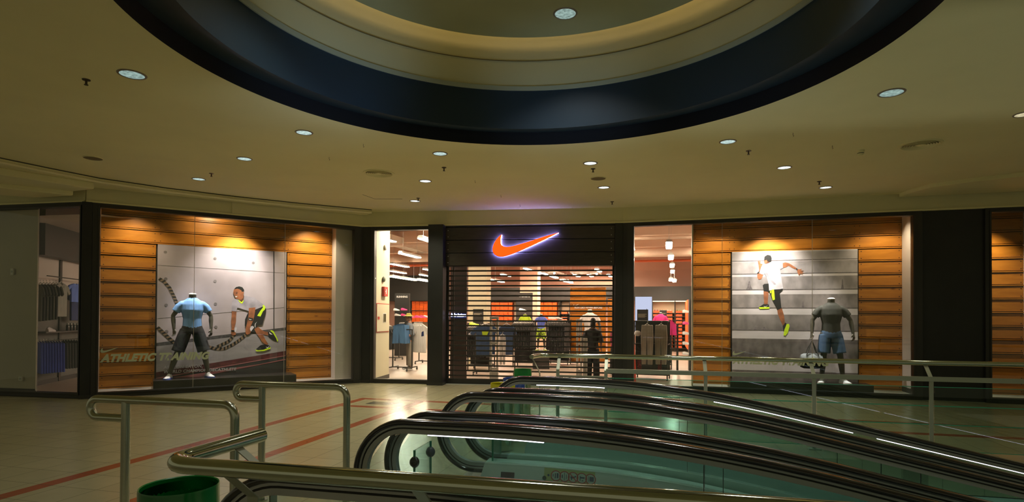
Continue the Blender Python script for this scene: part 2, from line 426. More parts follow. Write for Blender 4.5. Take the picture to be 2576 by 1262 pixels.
# ================================================================== wood clad display boxes
def wood_material():
    m = mat('oiled_wood', (.42,.14,.025,1), .38, 0, .4)
    N, L = nodes(m); b = N['Principled BSDF']
    tcn = N.new('ShaderNodeTexCoord'); mp = N.new('ShaderNodeMapping'); mp.inputs['Scale'].default_value = (.8, 1, 4.5)
    geo = N.new('ShaderNodeSeparateXYZ'); L.new(tcn.outputs['Object'], geo.inputs[0])
    fl = N.new('ShaderNodeMath'); fl.operation = 'DIVIDE'; fl.inputs[1].default_value = .275; L.new(geo.outputs[2], fl.inputs[0])
    fr = N.new('ShaderNodeMath'); fr.operation = 'FLOOR'; L.new(fl.outputs[0], fr.inputs[0])
    mu = N.new('ShaderNodeMath'); mu.operation = 'MULTIPLY'; mu.inputs[1].default_value = 7.3; L.new(fr.outputs[0], mu.inputs[0])
    ad = N.new('ShaderNodeVectorMath'); ad.operation = 'ADD'; cb = N.new('ShaderNodeCombineXYZ'); L.new(mu.outputs[0], cb.inputs[0])
    L.new(tcn.outputs['Object'], ad.inputs[0]); L.new(cb.outputs[0], ad.inputs[1]); L.new(ad.outputs[0], mp.inputs['Vector'])
    n = N.new('ShaderNodeTexNoise'); n.inputs['Scale'].default_value = 1.6; n.inputs['Detail'].default_value = 7; n.inputs['Distortion'].default_value = 1.2
    L.new(mp.outputs['Vector'], n.inputs['Vector'])
    cr = N.new('ShaderNodeValToRGB'); e = cr.color_ramp.elements
    e[0].position = .2; e[0].color = (.36,.125,.013,1); e[1].position = .8; e[1].color = (.58,.235,.030,1)
    q = e.new(.5); q.color = (.46,.175,.018,1)
    L.new(n.outputs['Fac'], cr.inputs['Fac'])
    # knots
    vo = N.new('ShaderNodeTexVoronoi'); vo.inputs['Scale'].default_value = 1.3; mp2 = N.new('ShaderNodeMapping'); mp2.inputs['Scale'].default_value = (1,1,2.2)
    L.new(ad.outputs[0], mp2.inputs['Vector']); L.new(mp2.outputs['Vector'], vo.inputs['Vector'])
    rr = N.new('ShaderNodeMapRange'); rr.inputs['From Min'].default_value = .02; rr.inputs['From Max'].default_value = .09; L.new(vo.outputs['Distance'], rr.inputs['Value'])
    mx = N.new('ShaderNodeMix'); mx.data_type = 'RGBA'; mx.inputs['A'].default_value = (.20,.06,.008,1); L.new(rr.outputs['Result'], mx.inputs['Factor']); L.new(cr.outputs['Color'], mx.inputs['B'])
    L.new(mx.outputs['Result'], b.inputs['Base Color'])
    return m
WOOD = wood_material()
SCREW = mat('dark_screw', (.02,.012,.008,1), .5)
PZ = [3.925-.275*k for k in range(15)]            # plank joints, 3.10 is one of them
def planks(parent, u0, u1, z0, z1, ends=(True, True)):
    m, d = MB(), MB()
    for a in PZ:
        lo_, hi = max(a-.275, z0), min(a, z1)
        if hi-lo_ < .03: continue
        full = abs(hi-lo_-.275) < .01
        if full or lo_ == a-.275:
            m.box(u0, u1, 0, .02, lo_+.042, hi-.008)
            m.box(u0, u1, -.018, .02, lo_+.008, lo_+.028)
        else: m.box(u0, u1, 0, .02, lo_, hi-.004)
        for uu, ok in ((u0+.05, ends[0]), (u1-.05, ends[1])):
            if ok and full:
                for dz in (.075, .225):
                    d.loft([[(uu+.010*math.cos(q*PI/3), y, lo_+dz+.010*math.sin(q*PI/3)) for q in range(6)] for y in (0, -.005)])
    m.build('planks', WOOD, parent); d.build('screws', SCREW, parent)
    B(u0, u1, .02, .05, z0, z1).build('backing', mat('wood_shadow_gap', (.035,.012,.004,1), .8), parent)
def display(fr, u0, u1, pu0, pu1, pz0, pz1, label, num):
    t = fthing('wall_wood_%s' % num, None, None, fr, u0, .75); struct(t)
    planks(t, 0, pu0-u0-.03, .08, 3.10); planks(t, pu1-u0+.03, u1-u0, .08, 3.10)
    planks(t, 0, pu0-u0-.0, 3.10, 3.9); planks(t, pu0-u0, pu1-u0, 3.10, 3.9); planks(t, pu1-u0, u1-u0, 3.10, 3.9)
    B(pu0-u0-.03, pu1-u0+.03, .02, .06, .08, 3.10).build('niche_back', BLACK2, t)
    return t
display('L', .2, 4.87, 1.19, 3.79, .25, 3.1, '', 'left')
display('R', 1.53, 5.75, 2.38, 4.91, .2, 3.1, '', 'center')
t = fthing('wall_wood_right', None, None, 'R', 6.95, .75); struct(t)
planks(t, 0, .93, .08, 3.9)
DECK = noisy(mat('display_deck', (.40,.36,.33,1), .5), 3, .08)
for nm, fr, a, b in (('floor_display_left','L',.15,5.25), ('floor_display_center','R',1.53,5.8), ('floor_display_right','R',6.95,9.9)):
    t = fthing(nm, None, None, fr, a); struct(t); B(0, b-a, .08, .8, 0, .085).build('deck', DECK, t)
for nm, fr, a, b in (('ceiling_display_left','L',.05,5.4), ('ceiling_display_center','R',1.53,5.8), ('ceiling_display_right','R',6.9,9.9)):
    t = fthing(nm, None, None, fr, a); struct(t); B(0, b-a, .08, .82, 3.88, 3.93).build('soffit', DARKGAP, t)
def wall_poly(name, fr, pts, z0, z1, m_, th=.03, base=True):
    t = fthing(name, None, None, fr, 0); struct(t); mb = MB(); sk = MB()
    for (a, b), (c, d) in zip(pts, pts[1:]):
        L_ = math.hypot(c-a, d-b); nx, ny = -(d-b)/L_*th, (c-a)/L_*th
        mb.hexa([(a,b,z0),(c,d,z0),(c+nx,d+ny,z0),(a+nx,b+ny,z0)], [(a,b,z1),(c,d,z1),(c+nx,d+ny,z1),(a+nx,b+ny,z1)])
        q = .01/th
        sk.hexa([(a-nx*q,b-ny*q,z0),(c-nx*q,d-ny*q,z0),(c,d,z0),(a,b,z0)], [(a-nx*q,b-ny*q,z0+.1),(c-nx*q,d-ny*q,z0+.1),(c,d,z0+.1),(a,b,z0+.1)])
    mb.build('plaster', m_, t)
    if base: sk.build('skirting', BLACK2, t)
    return t
wall_poly('wall_return_left', 'L', [(4.87,.74),(4.84,.30),(5.25,.28)], .085, 3.88, WHITEW, base=False)
wall_poly('wall_return_center', 'R', [(5.75,.74),(5.745,.1)], .085, 3.88, WHITEW)
wall_poly('wall_return_right', 'R', [(7.87,.74),(8.1,.1)], .085, 3.88, WHITEW)
# white flank wall just inside window_1 and the dark partition side of the centre box
wall_poly('wall_flank_left', 'FL', [(.8,.25),(FF['FL'].pix(92,800,.3)[0],.30)], .0, 3.9, noisy(mat('grey_wall', (.58,.52,.44,1), .75), 1.5, .06))
wall_poly('wall_box_side', 'R', [(1.50,1.1),(1.50,.04)], 0, 3.9, mat('box_side_trim', (.75,.62,.48,1), .5), .03, False)
wall_poly('wall_box_rear', 'R', [(5.9,.86),(1.5,.86)], 0, 4.6, BLACK2, .03, False)
wall_poly('wall_box_rear_left', 'L', [(5.5,.86),(.2,.86)], 0, 4.6, BLACK2, .03, False)

# ================================================================== ceiling fixtures
def downlight(p, k, lab, r=.1, fade=1.0):
    t = thing('ceiling_downlight', lab, 'downlight', (p.x, p.y, p.z), 0, 'round recessed ceiling downlights')
    MB().lathe([(r,.004), (r,-.008), (r*1.16,-.006), (r*1.2,.0)], 32).build('trim_ring', mat('downlight_ring', (.20,.17,.14,1), .4), t, smooth=True)
    MB().lathe([(0,-.002), (r,-.002)], 32).build('lens', MATS['lens_%s' % k], t)
def lens_mat(key, col, st):
    m = emis('lens_%s' % key, col, st); N, L = nodes(m); e = [n for n in N if n.type == 'EMISSION'][0]
    tcn = N.new('ShaderNodeTexCoord'); no = N.new('ShaderNodeTexNoise'); no.inputs['Scale'].default_value = 22; no.inputs['Detail'].default_value = 5
    r = N.new('ShaderNodeMapRange'); r.inputs['From Min'].default_value = .35; r.inputs['From Max'].default_value = .6
    r.inputs['To Min'].default_value = st*.55; r.inputs['To Max'].default_value = st*1.15
    L.new(tcn.outputs['Object'], no.inputs['Vector']); L.new(no.outputs['Fac'], r.inputs['Value']); L.new(r.outputs['Result'], e.inputs['Strength'])
lens_mat('dim', 'a8c4bc', .75); lens_mat('mid', 'c4dcd6', 1.0); lens_mat('hot', 'eef6f0', 1.4); lens_mat('cream', 'e8dcb0', .8)
DL = [((332,187),'dim','downlight at the far left of the ceiling, nearest the dome rim',.115),
      ((765,333),'mid','downlight left of the dome, between the rim and the round vent',.1),
      ((615,399),'mid','downlight above the left display window, second from the wall',.1),
      ((500,450),'mid','downlight above the left display window, closest to its top frame',.1),
      ((1107,386),'mid','downlight directly behind the dome, left of its lowest point',.1),
      ((1070,455),'hot','downlight to the right of the louvred round vent',.1),
      ((1044,505),'hot','downlight nearest the fascia left of the entrance, beside a sprinkler',.1),
      ((1485,410),'hot','downlight behind the dome with a sprinkler and flat speaker after it',.1),
      ((1519,471),'hot','downlight just past the flat round speaker near the entrance',.1),
      ((1831,356),'mid','downlight right of the dome beside a small sprinkler',.1),
      ((1973,421),'hot','downlight above the right display window, middle of its row',.1),
      ((2077,471),'hot','downlight above the right display window, closest to the fascia',.1),
      ((2243,233),'dim','pale green downlight at the right, nearest the dome rim',.115),
      ((2578,287),'cream','cream downlight cut off by the right edge of the ceiling',.1)]
for (x, y), k, lab, r in DL: downlight(at_z(x, y, CH), k, 'round recessed '+lab, r)
p = at_z(1422, 34, CH+1.22)
t = thing('ceiling_downlight', 'round recessed downlight in the flat disk at the top of the dome', 'downlight', p, 0, 'round recessed ceiling downlights')
MB().lathe([(.128,.004), (.128,-.008), (.145,-.006), (.15,.0)], 32).build('trim_ring', MATS['downlight_ring'], t, smooth=True); MB().lathe([(0,-.002), (.128,-.002)], 32).build('lens', MATS['lens_dim'], t)
for k_ in (1, 2, 3):      # unseen lamps added to the disk above the picture, to light the walkways
    a_ = math.atan2(p.y-DC[1], p.x-DC[0])+k_*PI/2; dup(t, (DC[0]+2.07*math.cos(a_), DC[1]+2.07*math.sin(a_), p.z), 0, 'added unseen downlight in the dome disk above the picture')
SPR = mat('sprinkler_brass', (.09,.07,.05,1), .4, .6)
for (x, y), lab in (((217,200),'left of the dome near the picture edge'), ((532,436),'beside the downlight over the left display'), ((1117,421),'between two downlights behind the dome'),
                    ((1492,424),'between a downlight and the flat speaker'), ((1540,507),'closest to the fascia above the entrance'), ((1883,379),'to the right of the dome'),
                    ((2061,456),'beside the downlight over the right display'), ((1052,498),'beside the downlight nearest the fascia')):
    p = at_z(x, y, CH); t = thing('ceiling_sprinkler', 'small pendent fire sprinkler in the ceiling, '+lab, 'sprinkler', p, 0, 'ceiling fire sprinklers')
    MB().lathe([(.04,.0), (.038,-.008), (.012,-.01), (.012,0)], 16).build('escutcheon', SPR, t, smooth=True)
    MB().cyl(0, 0, -.055, -.005, .011, 10).cyl(0, 0, -.06, -.054, .02, 12).build('head', SPR, t)
for (x, y), lab in (((953,435),'round louvred air vent in the ceiling left of the entrance'), ((2315,363),'round louvred air vent in the ceiling at the right')):
    p = at_z(x, y, CH); t = thing('air_vent', lab, 'vent', p, 0, 'round ceiling air vents')
    m = MB(); m.lathe([(.27,0), (.268,-.012), (.235,-.014), (.235,0)], 48); m.build('rim', CEIL, t, smooth=True)
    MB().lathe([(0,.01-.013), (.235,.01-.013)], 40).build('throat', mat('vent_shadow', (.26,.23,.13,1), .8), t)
    m = MB()
    for k in range(6): r = .055+k*.032; m.lathe([(r,-.005), (r+.02,-.022), (r+.023,-.02), (r+.003,-.003)], 48, closed=True)
    m.build('louvres', CEIL, t, smooth=True); MB().lathe([(0,-.02), (.05,-.016), (.055,-.004)], 24).build('center_cap', CEIL, t, smooth=True)
for (x, y), lab in (((234,397),'flat round ceiling speaker grille at the far left'), ((1505,448),'flat round ceiling speaker grille between two downlights')):
    p = at_z(x, y, CH); t = thing('ceiling_speaker', lab, 'speaker', p, 0, 'flat round ceiling speakers')
    MB().lathe([(0,-.010), (.12,-.010), (.135,-.006), (.14,0)], 40).build('speaker_grille', mat('speaker_cloth', (.16,.13,.06,1), .8), t, smooth=True)
    MB().lathe([(.14,0), (.138,-.012), (.130,-.012), (.132,-.004)], 40).build('rim', CEIL, t, smooth=True)
p = at_z(2165, 378, CH); t = thing('smoke_detector', 'small cone shaped smoke detector on the ceiling at the right', 'smoke detector', p)
MB().lathe([(.055,0), (.05,-.035), (.045,-.04), (.045,-.05), (.03,-.075), (0,-.08)], 20).build('housing', CEIL, t, smooth=True)
MB().lathe([(.0455,-.041), (.046,-.05)], 20).build('sensor_slot', DARKGAP, t)
for x, y in ((914,362), (828,395), (1195,453), (1260,490), (1995,334), (2094,366), (1308,514)):
    p = at_z(x, y, CH); o = MB().tube([(0,0,0),(0,0,-.03),(.012,0,-.042),(0,0,-.05)], .003, 6).build('ceiling_hook', SPR, None, p)
    tag(o, 'tiny wire hook hanging from the plaster ceiling', 'hook', 'tiny ceiling hooks')
q = [at_z(x, y, CH) for x, y in ((912,489), (943,500), (1012,500))]
struct(MB().tube([(p.x, p.y, CH-.001) for p in q], .004, 6).build('trim_hatch_gap', DARKGAP))
# ================================================================== moving walkways
SLOPE = .2126
def drop(s):
    if s < -.9: return 0
    if s < 1.1: return SLOPE*(s+.9)**2/4
    return SLOPE*(s-.1)
NS, NZ, NR = -1.36, .665, .325           # newel centre and radius
def rail_path(off):
    """outer edge of the handrail moved inwards by off, in (s, z)"""
    P = []
    P.append((-1.27, NZ-NR+off))
    for k in range(25):
        a = -PI/2 - PI*k/24
        P.append((NS+(NR-off)*math.cos(a), NZ+(NR-off)*math.sin(a)))
    s = -1.2
    while s <= 11.5:
        d = drop(s); sl = (drop(s+.01)-drop(s-.01))/.02; L_ = math.hypot(1, sl)
        P.append((s-off*sl/L_, NZ+NR-d-off/L_)); s += .12 if s < 1.4 else .9
    return P
def rail_strip(o0, o1, w, y):
    a, b = rail_path(o0), rail_path(o1)
    return MB().loft([[(p[0], y-w, p[1]), (p[0], y+w, p[1]), (q[0], y+w, q[1]), (q[0], y-w, q[1])] for p, q in zip(a, b)])
def handrail_mesh(y):
    a = rail_path(0); rings = []
    for i, p in enumerate(a):
        q = a[min(i+1, len(a)-1)]; o = a[max(i-1, 0)]; dx, dz = q[0]-o[0], q[1]-o[1]; L_ = math.hypot(dx, dz); nx, nz = dz/L_, -dx/L_   # inward
        # path runs from the lower end round the newel : inward normal is to the right of travel
        ring = []
        for w, h in ((-.040,.026),(-.041,.014),(-.034,.004),(-.018,.0),(.018,.0),(.034,.004),(.041,.014),(.040,.026),(.030,.033),(-.030,.033)):
            ring.append((p[0]+nx*h, y+w, p[1]+nz*h))
        rings.append(ring)
    return MB().loft(rings)
DECKM = noisy(mat('walkway_deck', (.68,.76,.68,1), .35), 2, .08)
LED = emis('led_strip', 'eeeaff', 4)
BELT = mat('pallet_belt', (.10,.105,.095,1), .35, .6)
def walkway(t0, width, label, leds, seams, so=0):
    W = thing('moving_walkway', label, 'moving walkway', ST(so, t0, 0), -TA, 'parallel moving walkways sloping down to the right')
    for y, side in ((0, 'near'), (width, 'far')):
        handrail_mesh(y).build('handrail', RUBBER, W, smooth=60)
        m = MB(); 
        for o0, o1, w in ((.033,.045,.024), (.055,.082,.024)):
            q = rail_strip(o0, o1, w, y); m.add(q.v, q.f)
        m.build('rail_profile', ALU, W, smooth=30)
        rail_strip(.045, .055, .017, y).build('rail_groove', DARKGAP, W, smooth=30)
        # glass panes : boxed strips from deck to profile
        cuts = [-1.602] + seams + [11.4]
        for a, b in zip(cuts, cuts[1:]):
            rings = []; n = max(2, int((b-a)/.12) if b < 2.5 else 12)
            for k in range(n+1):
                s = a+.003+(b-a-.006)*k/n
                if s < NS: h = math.sqrt(max((NR-.081)**2-(s-NS)**2, 0)); top, bot = NZ+h, NZ-h
                else: top, bot = NZ+NR-.082-drop(s), (.42 if s > -1.31 else NZ-NR+.081)-drop(s)
                top = max(top, bot+.004)
                rings.append([(s, y-.005, bot), (s, y+.005, bot), (s, y+.005, top), (s, y-.005, top)])
            MB().loft(rings).build('glass_pane', G_BAL, W)
            if b < 11: B(b-.0015, b+.0015, y-.006, y+.006, .40-drop(b), NZ+NR-.084-drop(b)).build('pane_joint', DARKGAP, W)
        # deck with sloping faces; starts with a raked nose
        def ring(s, o=0): d = drop(s); return [(s+o*q, y+w, z-d) for w, z, q in ((-.04,.425,1), (.04,.425,1), (.088,.265,.3), (.088,-.3,-.6), (-.088,-.3,-.6), (-.088,.265,.3))]
        rings = [ring(-1.33, .06)] + [ring(-1.2+.12*k) for k in range(22)] + [ring(2.3+1.3*k) for k in range(8)]
        MB().loft(rings).build('deck', DECKM, W, smooth=30)
        for a, b in leds.get(side, ()):
            n = max(2, int((b-a)/.1)); pr = []
            for k in range(n+1):
                s = a+(b-a)*k/n; z = NZ+NR-.082-drop(s); pr.append([(s, y-.010, z-.009), (s, y+.010, z-.009), (s, y+.010, z-.001), (s, y-.010, z-.001)])
            MB().loft(pr).build('led_strip', LED, W)
    # belt, comb and landing plate
    rings = []
    for k in range(60):
        s = -.35+.2*k; d = drop(s); rings.append([(s, .09, -.01-d), (s, width-.09, -.01-d), (s, width-.09, -.06-d), (s, .09, -.06-d)])
    MB().loft(rings).build('pallet_belt', BELT, W)
    m = MB()
    for j in range(int((width-.2)/.045)):
        y = .11+j*.045; m.loft([[(s, y, -.01-drop(s)), (s, y+.018, -.01-drop(s)), (s, y+.018, .001-drop(s)), (s, y, .001-drop(s))] for s in [-.3+.3*k for k in range(38)]])
    m.build('belt_ridges', BELT, W)
    B(-1.9, -.42, .09, width-.09, -.02, .012).build('landing_plate', noisy(mat('landing_steel', (.28,.28,.25,1), .35, .8), 90, .25), W)
    m = MB(); m.box(-.42, -.34, .09, width-.09, -.01, .02)
    for j in range(int((width-.2)/.03)): m.box(-.35, -.30, .1+j*.03, .112+j*.03, .0, .016)
    m.build('comb_plate', mat('comb_yellow', (.45,.36,.05,1), .5), W)
    # side truss casing below
    m = MB()
    for y0, y1 in ((-.088, -.07), (width+.07, width+.088)):
        m.loft([[(s, y0, -.28-drop(s)), (s, y1, -.28-drop(s)), (s, y1, -.9-drop(s)), (s, y0, -.9-drop(s))] for s in [-1.2+.6*k for k in range(21)]])
    m.build('truss_casing', CLAD, W)
    return W
w0 = walkway(2.02, 1.22, 'moving walkway nearest the camera, close behind the big tubular railing', {'far': ((-1.22,-.53),)}, [.33, 1.75, 3.2, 5])
w1 = walkway(3.56, 1.0, 'middle moving walkway with the strip of round red warning stickers on its deck', {}, [.42, 1.85, 3.3, 5], .05)
w2 = walkway(4.88, 1.0, 'farthest moving walkway, with bright light strips under its far handrail', {'far': ((-1.21,-.52), (.52,1.73), (1.93,3.3), (3.36,6))}, [.2, 1.6, 3.1, 5], .17)
# cover decks between neighbouring walkways
for tA, tB in ((3.24+.088, 3.56-.088), (4.56+.088, 4.88-.088)):
    rings = []
    for s in [-1.25+.15*k for k in range(18)] + [1.5+1.2*k for k in range(9)]:
        d = drop(s); rings.append([(s, 0, .40-d), (s, tB-tA, .40-d), (s, tB-tA, -.3-d), (s, 0, -.3-d)])
    o = MB().loft(rings).build('walkway_infill', DECKM, None, ST(0, tA, 0), -TA)
    tag(o, 'pale sloping cover deck between the %s walkways' % ('near and middle' if tA < 4 else 'middle and far'), 'cover panel')
# warning stickers on the inner face of the middle walkway's far deck
STRIP = mat('sticker_yellow', (.50,.52,.20,1), .5); RED = mat('sticker_red', (.60,.03,.02,1), .5); PICT = mat('sticker_pictogram', (.05,.06,.12,1), .5); SWHITE = mat('sticker_white', (.55,.6,.5,1), .5)
def on_face(s, q, lift=.002):      # q 0 top .. 1 bottom of the raked face
    y = -.04-.048*q - lift*.96; z = .425-.16*q + lift*.28
    return (s, y, z-drop(s))
s0 = st_pix(4.47, 1367, 1190)[0]-.05; s1 = st_pix(4.47, 1496, 1200)[0]-.05
stk = thing('warning_sticker_strip', 'yellow strip of five round red prohibition stickers on the walkway deck', 'sticker', ST(.05, 4.56, 0), -TA)
def quadface(sa, sb, qa, qb, lift): return [on_face(sa, qa, lift), on_face(sb, qa, lift), on_face(sb, qb, lift), on_face(sa, qb, lift)]
MB().quad(*quadface(s0, s1, .03, .72, .002)).quad(*quadface(s0, s1, .03, .72, .0005)).build('sticker_backing', STRIP, stk)
n5 = 5; pitch = (s1-s0-.06)/5
for k in range(5):
    cs, cq = s0+.06+pitch*(k+.5), .36; rr = .041; m = MB(); w_ = MB()
    def cp(r, a, lift): return on_face(cs+r*math.cos(a), cq+r*math.sin(a)/.167, lift)
    m.loft([[cp(rr*f, a*2*PI/24, .003) for f in (1.0, .82)] for a in range(24)], cap=False, closed=True)
    w_.quad(*[cp(rr*.82, a*2*PI/24, .0028) for a in range(24)])
    w_.build('sign_disk', SWHITE, stk)
    if k == 2: m.quad(cp(.9*rr, PI*.28, .0045), cp(.9*rr, PI*.22, .0045), cp(-.9*rr, PI*.28, .0045), cp(-.9*rr, PI*.22, .0045))
    m.build('prohibition_ring', RED, stk)
    p = MB()
    for (a, b, c, d) in {0: ((-.2,0,-.45,.45),(.15,.5,-.5,.4),(-.6,-.45,-.3,.2)), 1: ((-.05,.05,-.7,.7),(-.5,-.3,-.3,.3),(.3,.42,-.4,.4)), 2: ((-.5,.3,-.15,.2),(.3,.55,-.3,-.05),(-.4,-.2,.2,.5)),
                         3: ((-.4,-.25,-.4,.5),(-.25,.5,-.25,.05),(.0,.3,.35,.5)), 4: ((-.45,-.35,-.5,.5),(-.2,.6,-.45,.4))}[k]:
        p.quad(on_face(cs+a*rr, cq+c*rr/.167, .004), on_face(cs+b*rr, cq+c*rr/.167, .004), on_face(cs+b*rr, cq+d*rr/.167, .004), on_face(cs+a*rr, cq+d*rr/.167, .004))
    p.build('pictogram', PICT, stk)
MB().quad(*[on_face(s0+.035+.009*math.cos(a), .36+.055*math.sin(a), .003) for a in [k*PI/6 for k in range(12)]]).build('blue_dot', PICT, stk)
# key switch and display on the deck nose
q = [on_face(-1.13, .35), on_face(-1.02, .35), on_face(-1.02, .6), on_face(-1.13, .6)]
o = MB().quad(*q).quad(*[(a, b+.001, c) for a, b, c in q]).build('deck_display', mat('dark_red_display', (.06,.01,.012,1), .3), w1); o.location = (0, 1.0, 0)
o = MB().loft([[on_face(-.78+.016*math.cos(a*PI/6), .5+.10*math.sin(a*PI/6), l) for a in range(12)] for l in (.0, .006)]).build('key_switch', mat('switch_dark', (.03,.05,.035,1), .4), w1); o.location = (0, 1.0, 0)
# glass deflectors closing the gaps between newels
def guard(t, w, x, y, label):
    s = st_pix(t, x, y)[0]; g = thing('glass_guard', label, 'glass guard', ST(s, t, 0), -TA, 'glass guards between the walkway newels')
    B(-.005, .005, 0, w, .05, .80).build('guard_pane', G_BAL, g); m = MB()
    m.box(-.007, .007, -.003, .0, .05, .80); m.box(-.007, .007, w, w+.003, .05, .80); m.build('polished_edge', G_EDGE, g)
    for yy in (0, w):
        c = MB().ell((0, yy, .73), .030, .028, .034, 16, 10).build('bumper_clip', RUBBER if yy == 0 else mat('grey_rubber', (.10,.10,.11,1), .4), g, smooth=True)
guard(3.27, .27, 1043, 1137, 'glass guard with black bumper clips between near and middle walkway newels')
guard(4.60, .27, 1240, 1030, 'glass guard with bumper clips between middle and far walkway newels')

# ================================================================== tubular railings with glass
def bend(pts, r, n=8):
    """round the corners of a polyline"""
    pts = [Vector(p) for p in pts]; out = [pts[0]]
    for a, b, c in zip(pts, pts[1:], pts[2:]):
        d0, d1 = (a-b).normalized(), (c-b).normalized(); rr = min(r, (a-b).length*.49, (c-b).length*.49)
        p0, p1 = b+d0*rr, b+d1*rr
        for k in range(n+1):
            t = k/n; out.append(p0*(1-t)**2 + b*2*t*(1-t) + p1*t*t)
    return out + [pts[-1]]
def post(rt, px, dy, top, zj, kind='railing_post'):
    """flat bar: upright, then leaning out to the tube. dy = outward offset of the tube"""
    m = MB(); w, th = .045, .008; s = 1 if dy > 0 else -1
    path = [(0, 0), (0, zj), (dy, top)]
    m.loft([[(px-w/2, y-th*.5, z), (px+w/2, y-th*.5, z), (px+w/2, y+th*.5, z), (px-w/2, y+th*.5, z)] for y, z in path])
    o = m.build(kind, mat('post_steel', (.36,.38,.30,1), .35, .45), rt, bevel=.002)
    B(px-.07, px+.07, -.05, .05, 0, .012).build('base_plate', MATS['post_steel'], rt)
    return o
def railing(label, s_posts, tp, dy, ztube, zj, tube_pts, s0, s1, zbar, rows, start_bay):
    R = thing('glass_railing', label, 'railing', ST(s0, tp, 0), -TA)
    loc = lambda s, t, z: (s-s0, t-tp, z)
    MB().tube(bend([loc(*p) for p in tube_pts], .12), .030, 20).build('handrail_tube', CHROME, R, smooth=True)
    for s in s_posts: post(R, s-s0, dy, ztube-.02, zj)
    B(s_posts[start_bay]-s0, s1-s0, -.012, .012, zbar-.028, zbar+.028).build('mid_rail', MATS['post_steel'], R, bevel=.003)
    B(s_posts[0]-s0, s_posts[start_bay]-s0, -.006, .006, zbar-.09, zbar-.07).build('short_rail', MATS['post_steel'], R)
    for a, b in zip(s_posts[start_bay:], s_posts[start_bay+1:]+[s1]):
        if b-a < .2: continue
        for z0, z1 in rows:
            B(a-s0+.03, b-s0-.03, -.005, .005, z0, z1).build('glass_pane', G_RAIL, R)
            m = MB(); m.box(a-s0+.03, b-s0-.03, -.0055, .0055, z0-.006, z0); m.box(a-s0+.03, b-s0-.03, -.0055, .0055, z1, z1+.006)
            m.build('glass_edge', G_EDGE, R)
    return R
E0 = at_z(1337, 897, 1.075); e_s, e_t = E0.x*tc-E0.y*ts, E0.x*ts+E0.y*tc
C0 = at_z(1376, 887, 1.075); c_s, c_t = C0.x*tc-C0.y*ts, C0.x*ts+C0.y*tc
sp = [st_pix(7.75, x, 1000)[0] for x in (1403, 1524, 1775, 2048, 2343)]
FR = railing('long glass railing with steel tube handrail along the far edge of the walkway void', sp+[sp[-1]+1.22, sp[-1]+2.44], 7.75, .15, 1.075, .90,
        [(e_s, e_t, 1.075), (c_s, 7.9, 1.075), (11.5, 7.9, 1.075)], c_s, 11.3, .895, ((.585,.80), (.368,.575), (.06,.358)), 1)
# extra leaning post at the cut corner
o = MB().loft([[(x, y-.05, z), (x+.008, y-.05, z), (x+.008, y, z), (x, y, z)] for x, y, z in ((.03,-.10,0), (.03,-.10,.86), (-.075,-.10,1.06))]).build('corner_post', MATS['post_steel'], FR)
NR_ = railing('large steel tube railing with glass in the right foreground, bending back at its left end', [-1.40, -.70, .5, 1.7], 1.90, -.145, 1.07, .93,
        [(-1.64,2.28,1.07), (-1.66,1.755,1.07), (4.2,1.755,1.07)], -1.66, 4.1, .925, ((.62,.895), (.33,.61), (.10,.325)), 1)
MB().loft([[(x, y-.022, z), (x, y+.022, z), (x+.008, y+.022, z), (x+.008, y-.022, z)] for x, y, z in ((.16,.26,0), (.16,.26,.92), (.02,.22,1.05))]).build('corner_post', MATS['post_steel'], NR_)

# ================================================================== queue barriers
def barrier(t, xl, xp, xr, yy, label):
    z = 1.0; r = .029
    sl = st_pix(t, xl, yy)[0]+r; spost = st_pix(t, xp, yy)[0]; sr = st_pix(t, xr, yy+15)[0]-r
    b = thing('queue_barrier', label, 'barrier', ST(spost, t, 0), -TA, 'stainless barriers in front of the walkways')
    L_, Rr = sl-spost, sr-spost
    path = [(Rr, 0, 0)] + bend([(Rr, 0, .2), (Rr, 0, z), (0, 0, z)], .10, 10)[1:-1] + [(0, 0, z), (L_+.065, 0, z)]
    for k in range(1, 12): a = PI/2+PI*k/12; path.append((L_+.065+.065*math.cos(a), 0, z-.065+.065*math.sin(a)))
    path += [(L_+.065, 0, z-.13), (0, 0, z-.13)]
    MB().tube(path, r, 20, flat=(0,1,0)).build('rail_loop', STEEL, b, smooth=True)
    MB().cyl(0, 0, 0, z-.01, r*1.02, 20).build('post', STEEL, b, smooth=True)
    for x in (0, Rr): MB().cyl(x, 0, 0, .012, .055, 24).build('floor_flange', STEEL, b, smooth=True)
barrier(3.41, 220, 317, 601, 1020, 'stainless tube barrier with a looped end, the nearer one at the left')
barrier(4.46, 587, 660, 881, 970, 'stainless tube barrier with a looped end, standing farther back')

# ================================================================== bins
def bin_(p, col, name, label, h=.8, r=.15, ch=.14):
    b = thing('recycling_bin', label, 'bin', (p.x, p.y, 0), 0, 'round recycling bins with coloured rims')
    m_ = mat('plastic_'+name, col, .25, 0, .5, coat=.3)
    MB().lathe([(0,.01), (r*.93,.01), (r*.93,h-.02)], 40).build('steel_body', CHROME, b, smooth=True)
    MB().lathe([(r*.97,h-ch), (r*1.02,h-ch), (r*1.03,h-ch+.012), (r*1.0,h-ch+.02), (r*1.0,h-.012), (r*.985,h), (r*.955,h-.004), (r*.95,h-.02), (r*.90,h-.13), (r*.90,h-.16)], 48).build('coloured_rim', m_, b, smooth=True)
    MB().lathe([(r*.90,h-.16), (r*.88,.05), (0,.05)], 40).build('liner', m_, b, smooth=True)
bin_(at_z(452, 1219, .8), (.0,.14,.02,1), 'green', 'green rimmed round bin in the left foreground beside the railing corner', r=.17)
bin_(at_z(1315, 928, .8), (.0,.17,.02,1), 'green', 'green rimmed round bin behind the farthest walkway, tallest in the picture of the three', r=.137)
bin_(at_z(1293, 950, .8), (.02,.06,.30,1), 'blue', 'blue rimmed round bin between the yellow and the far green one', r=.145, ch=.2)
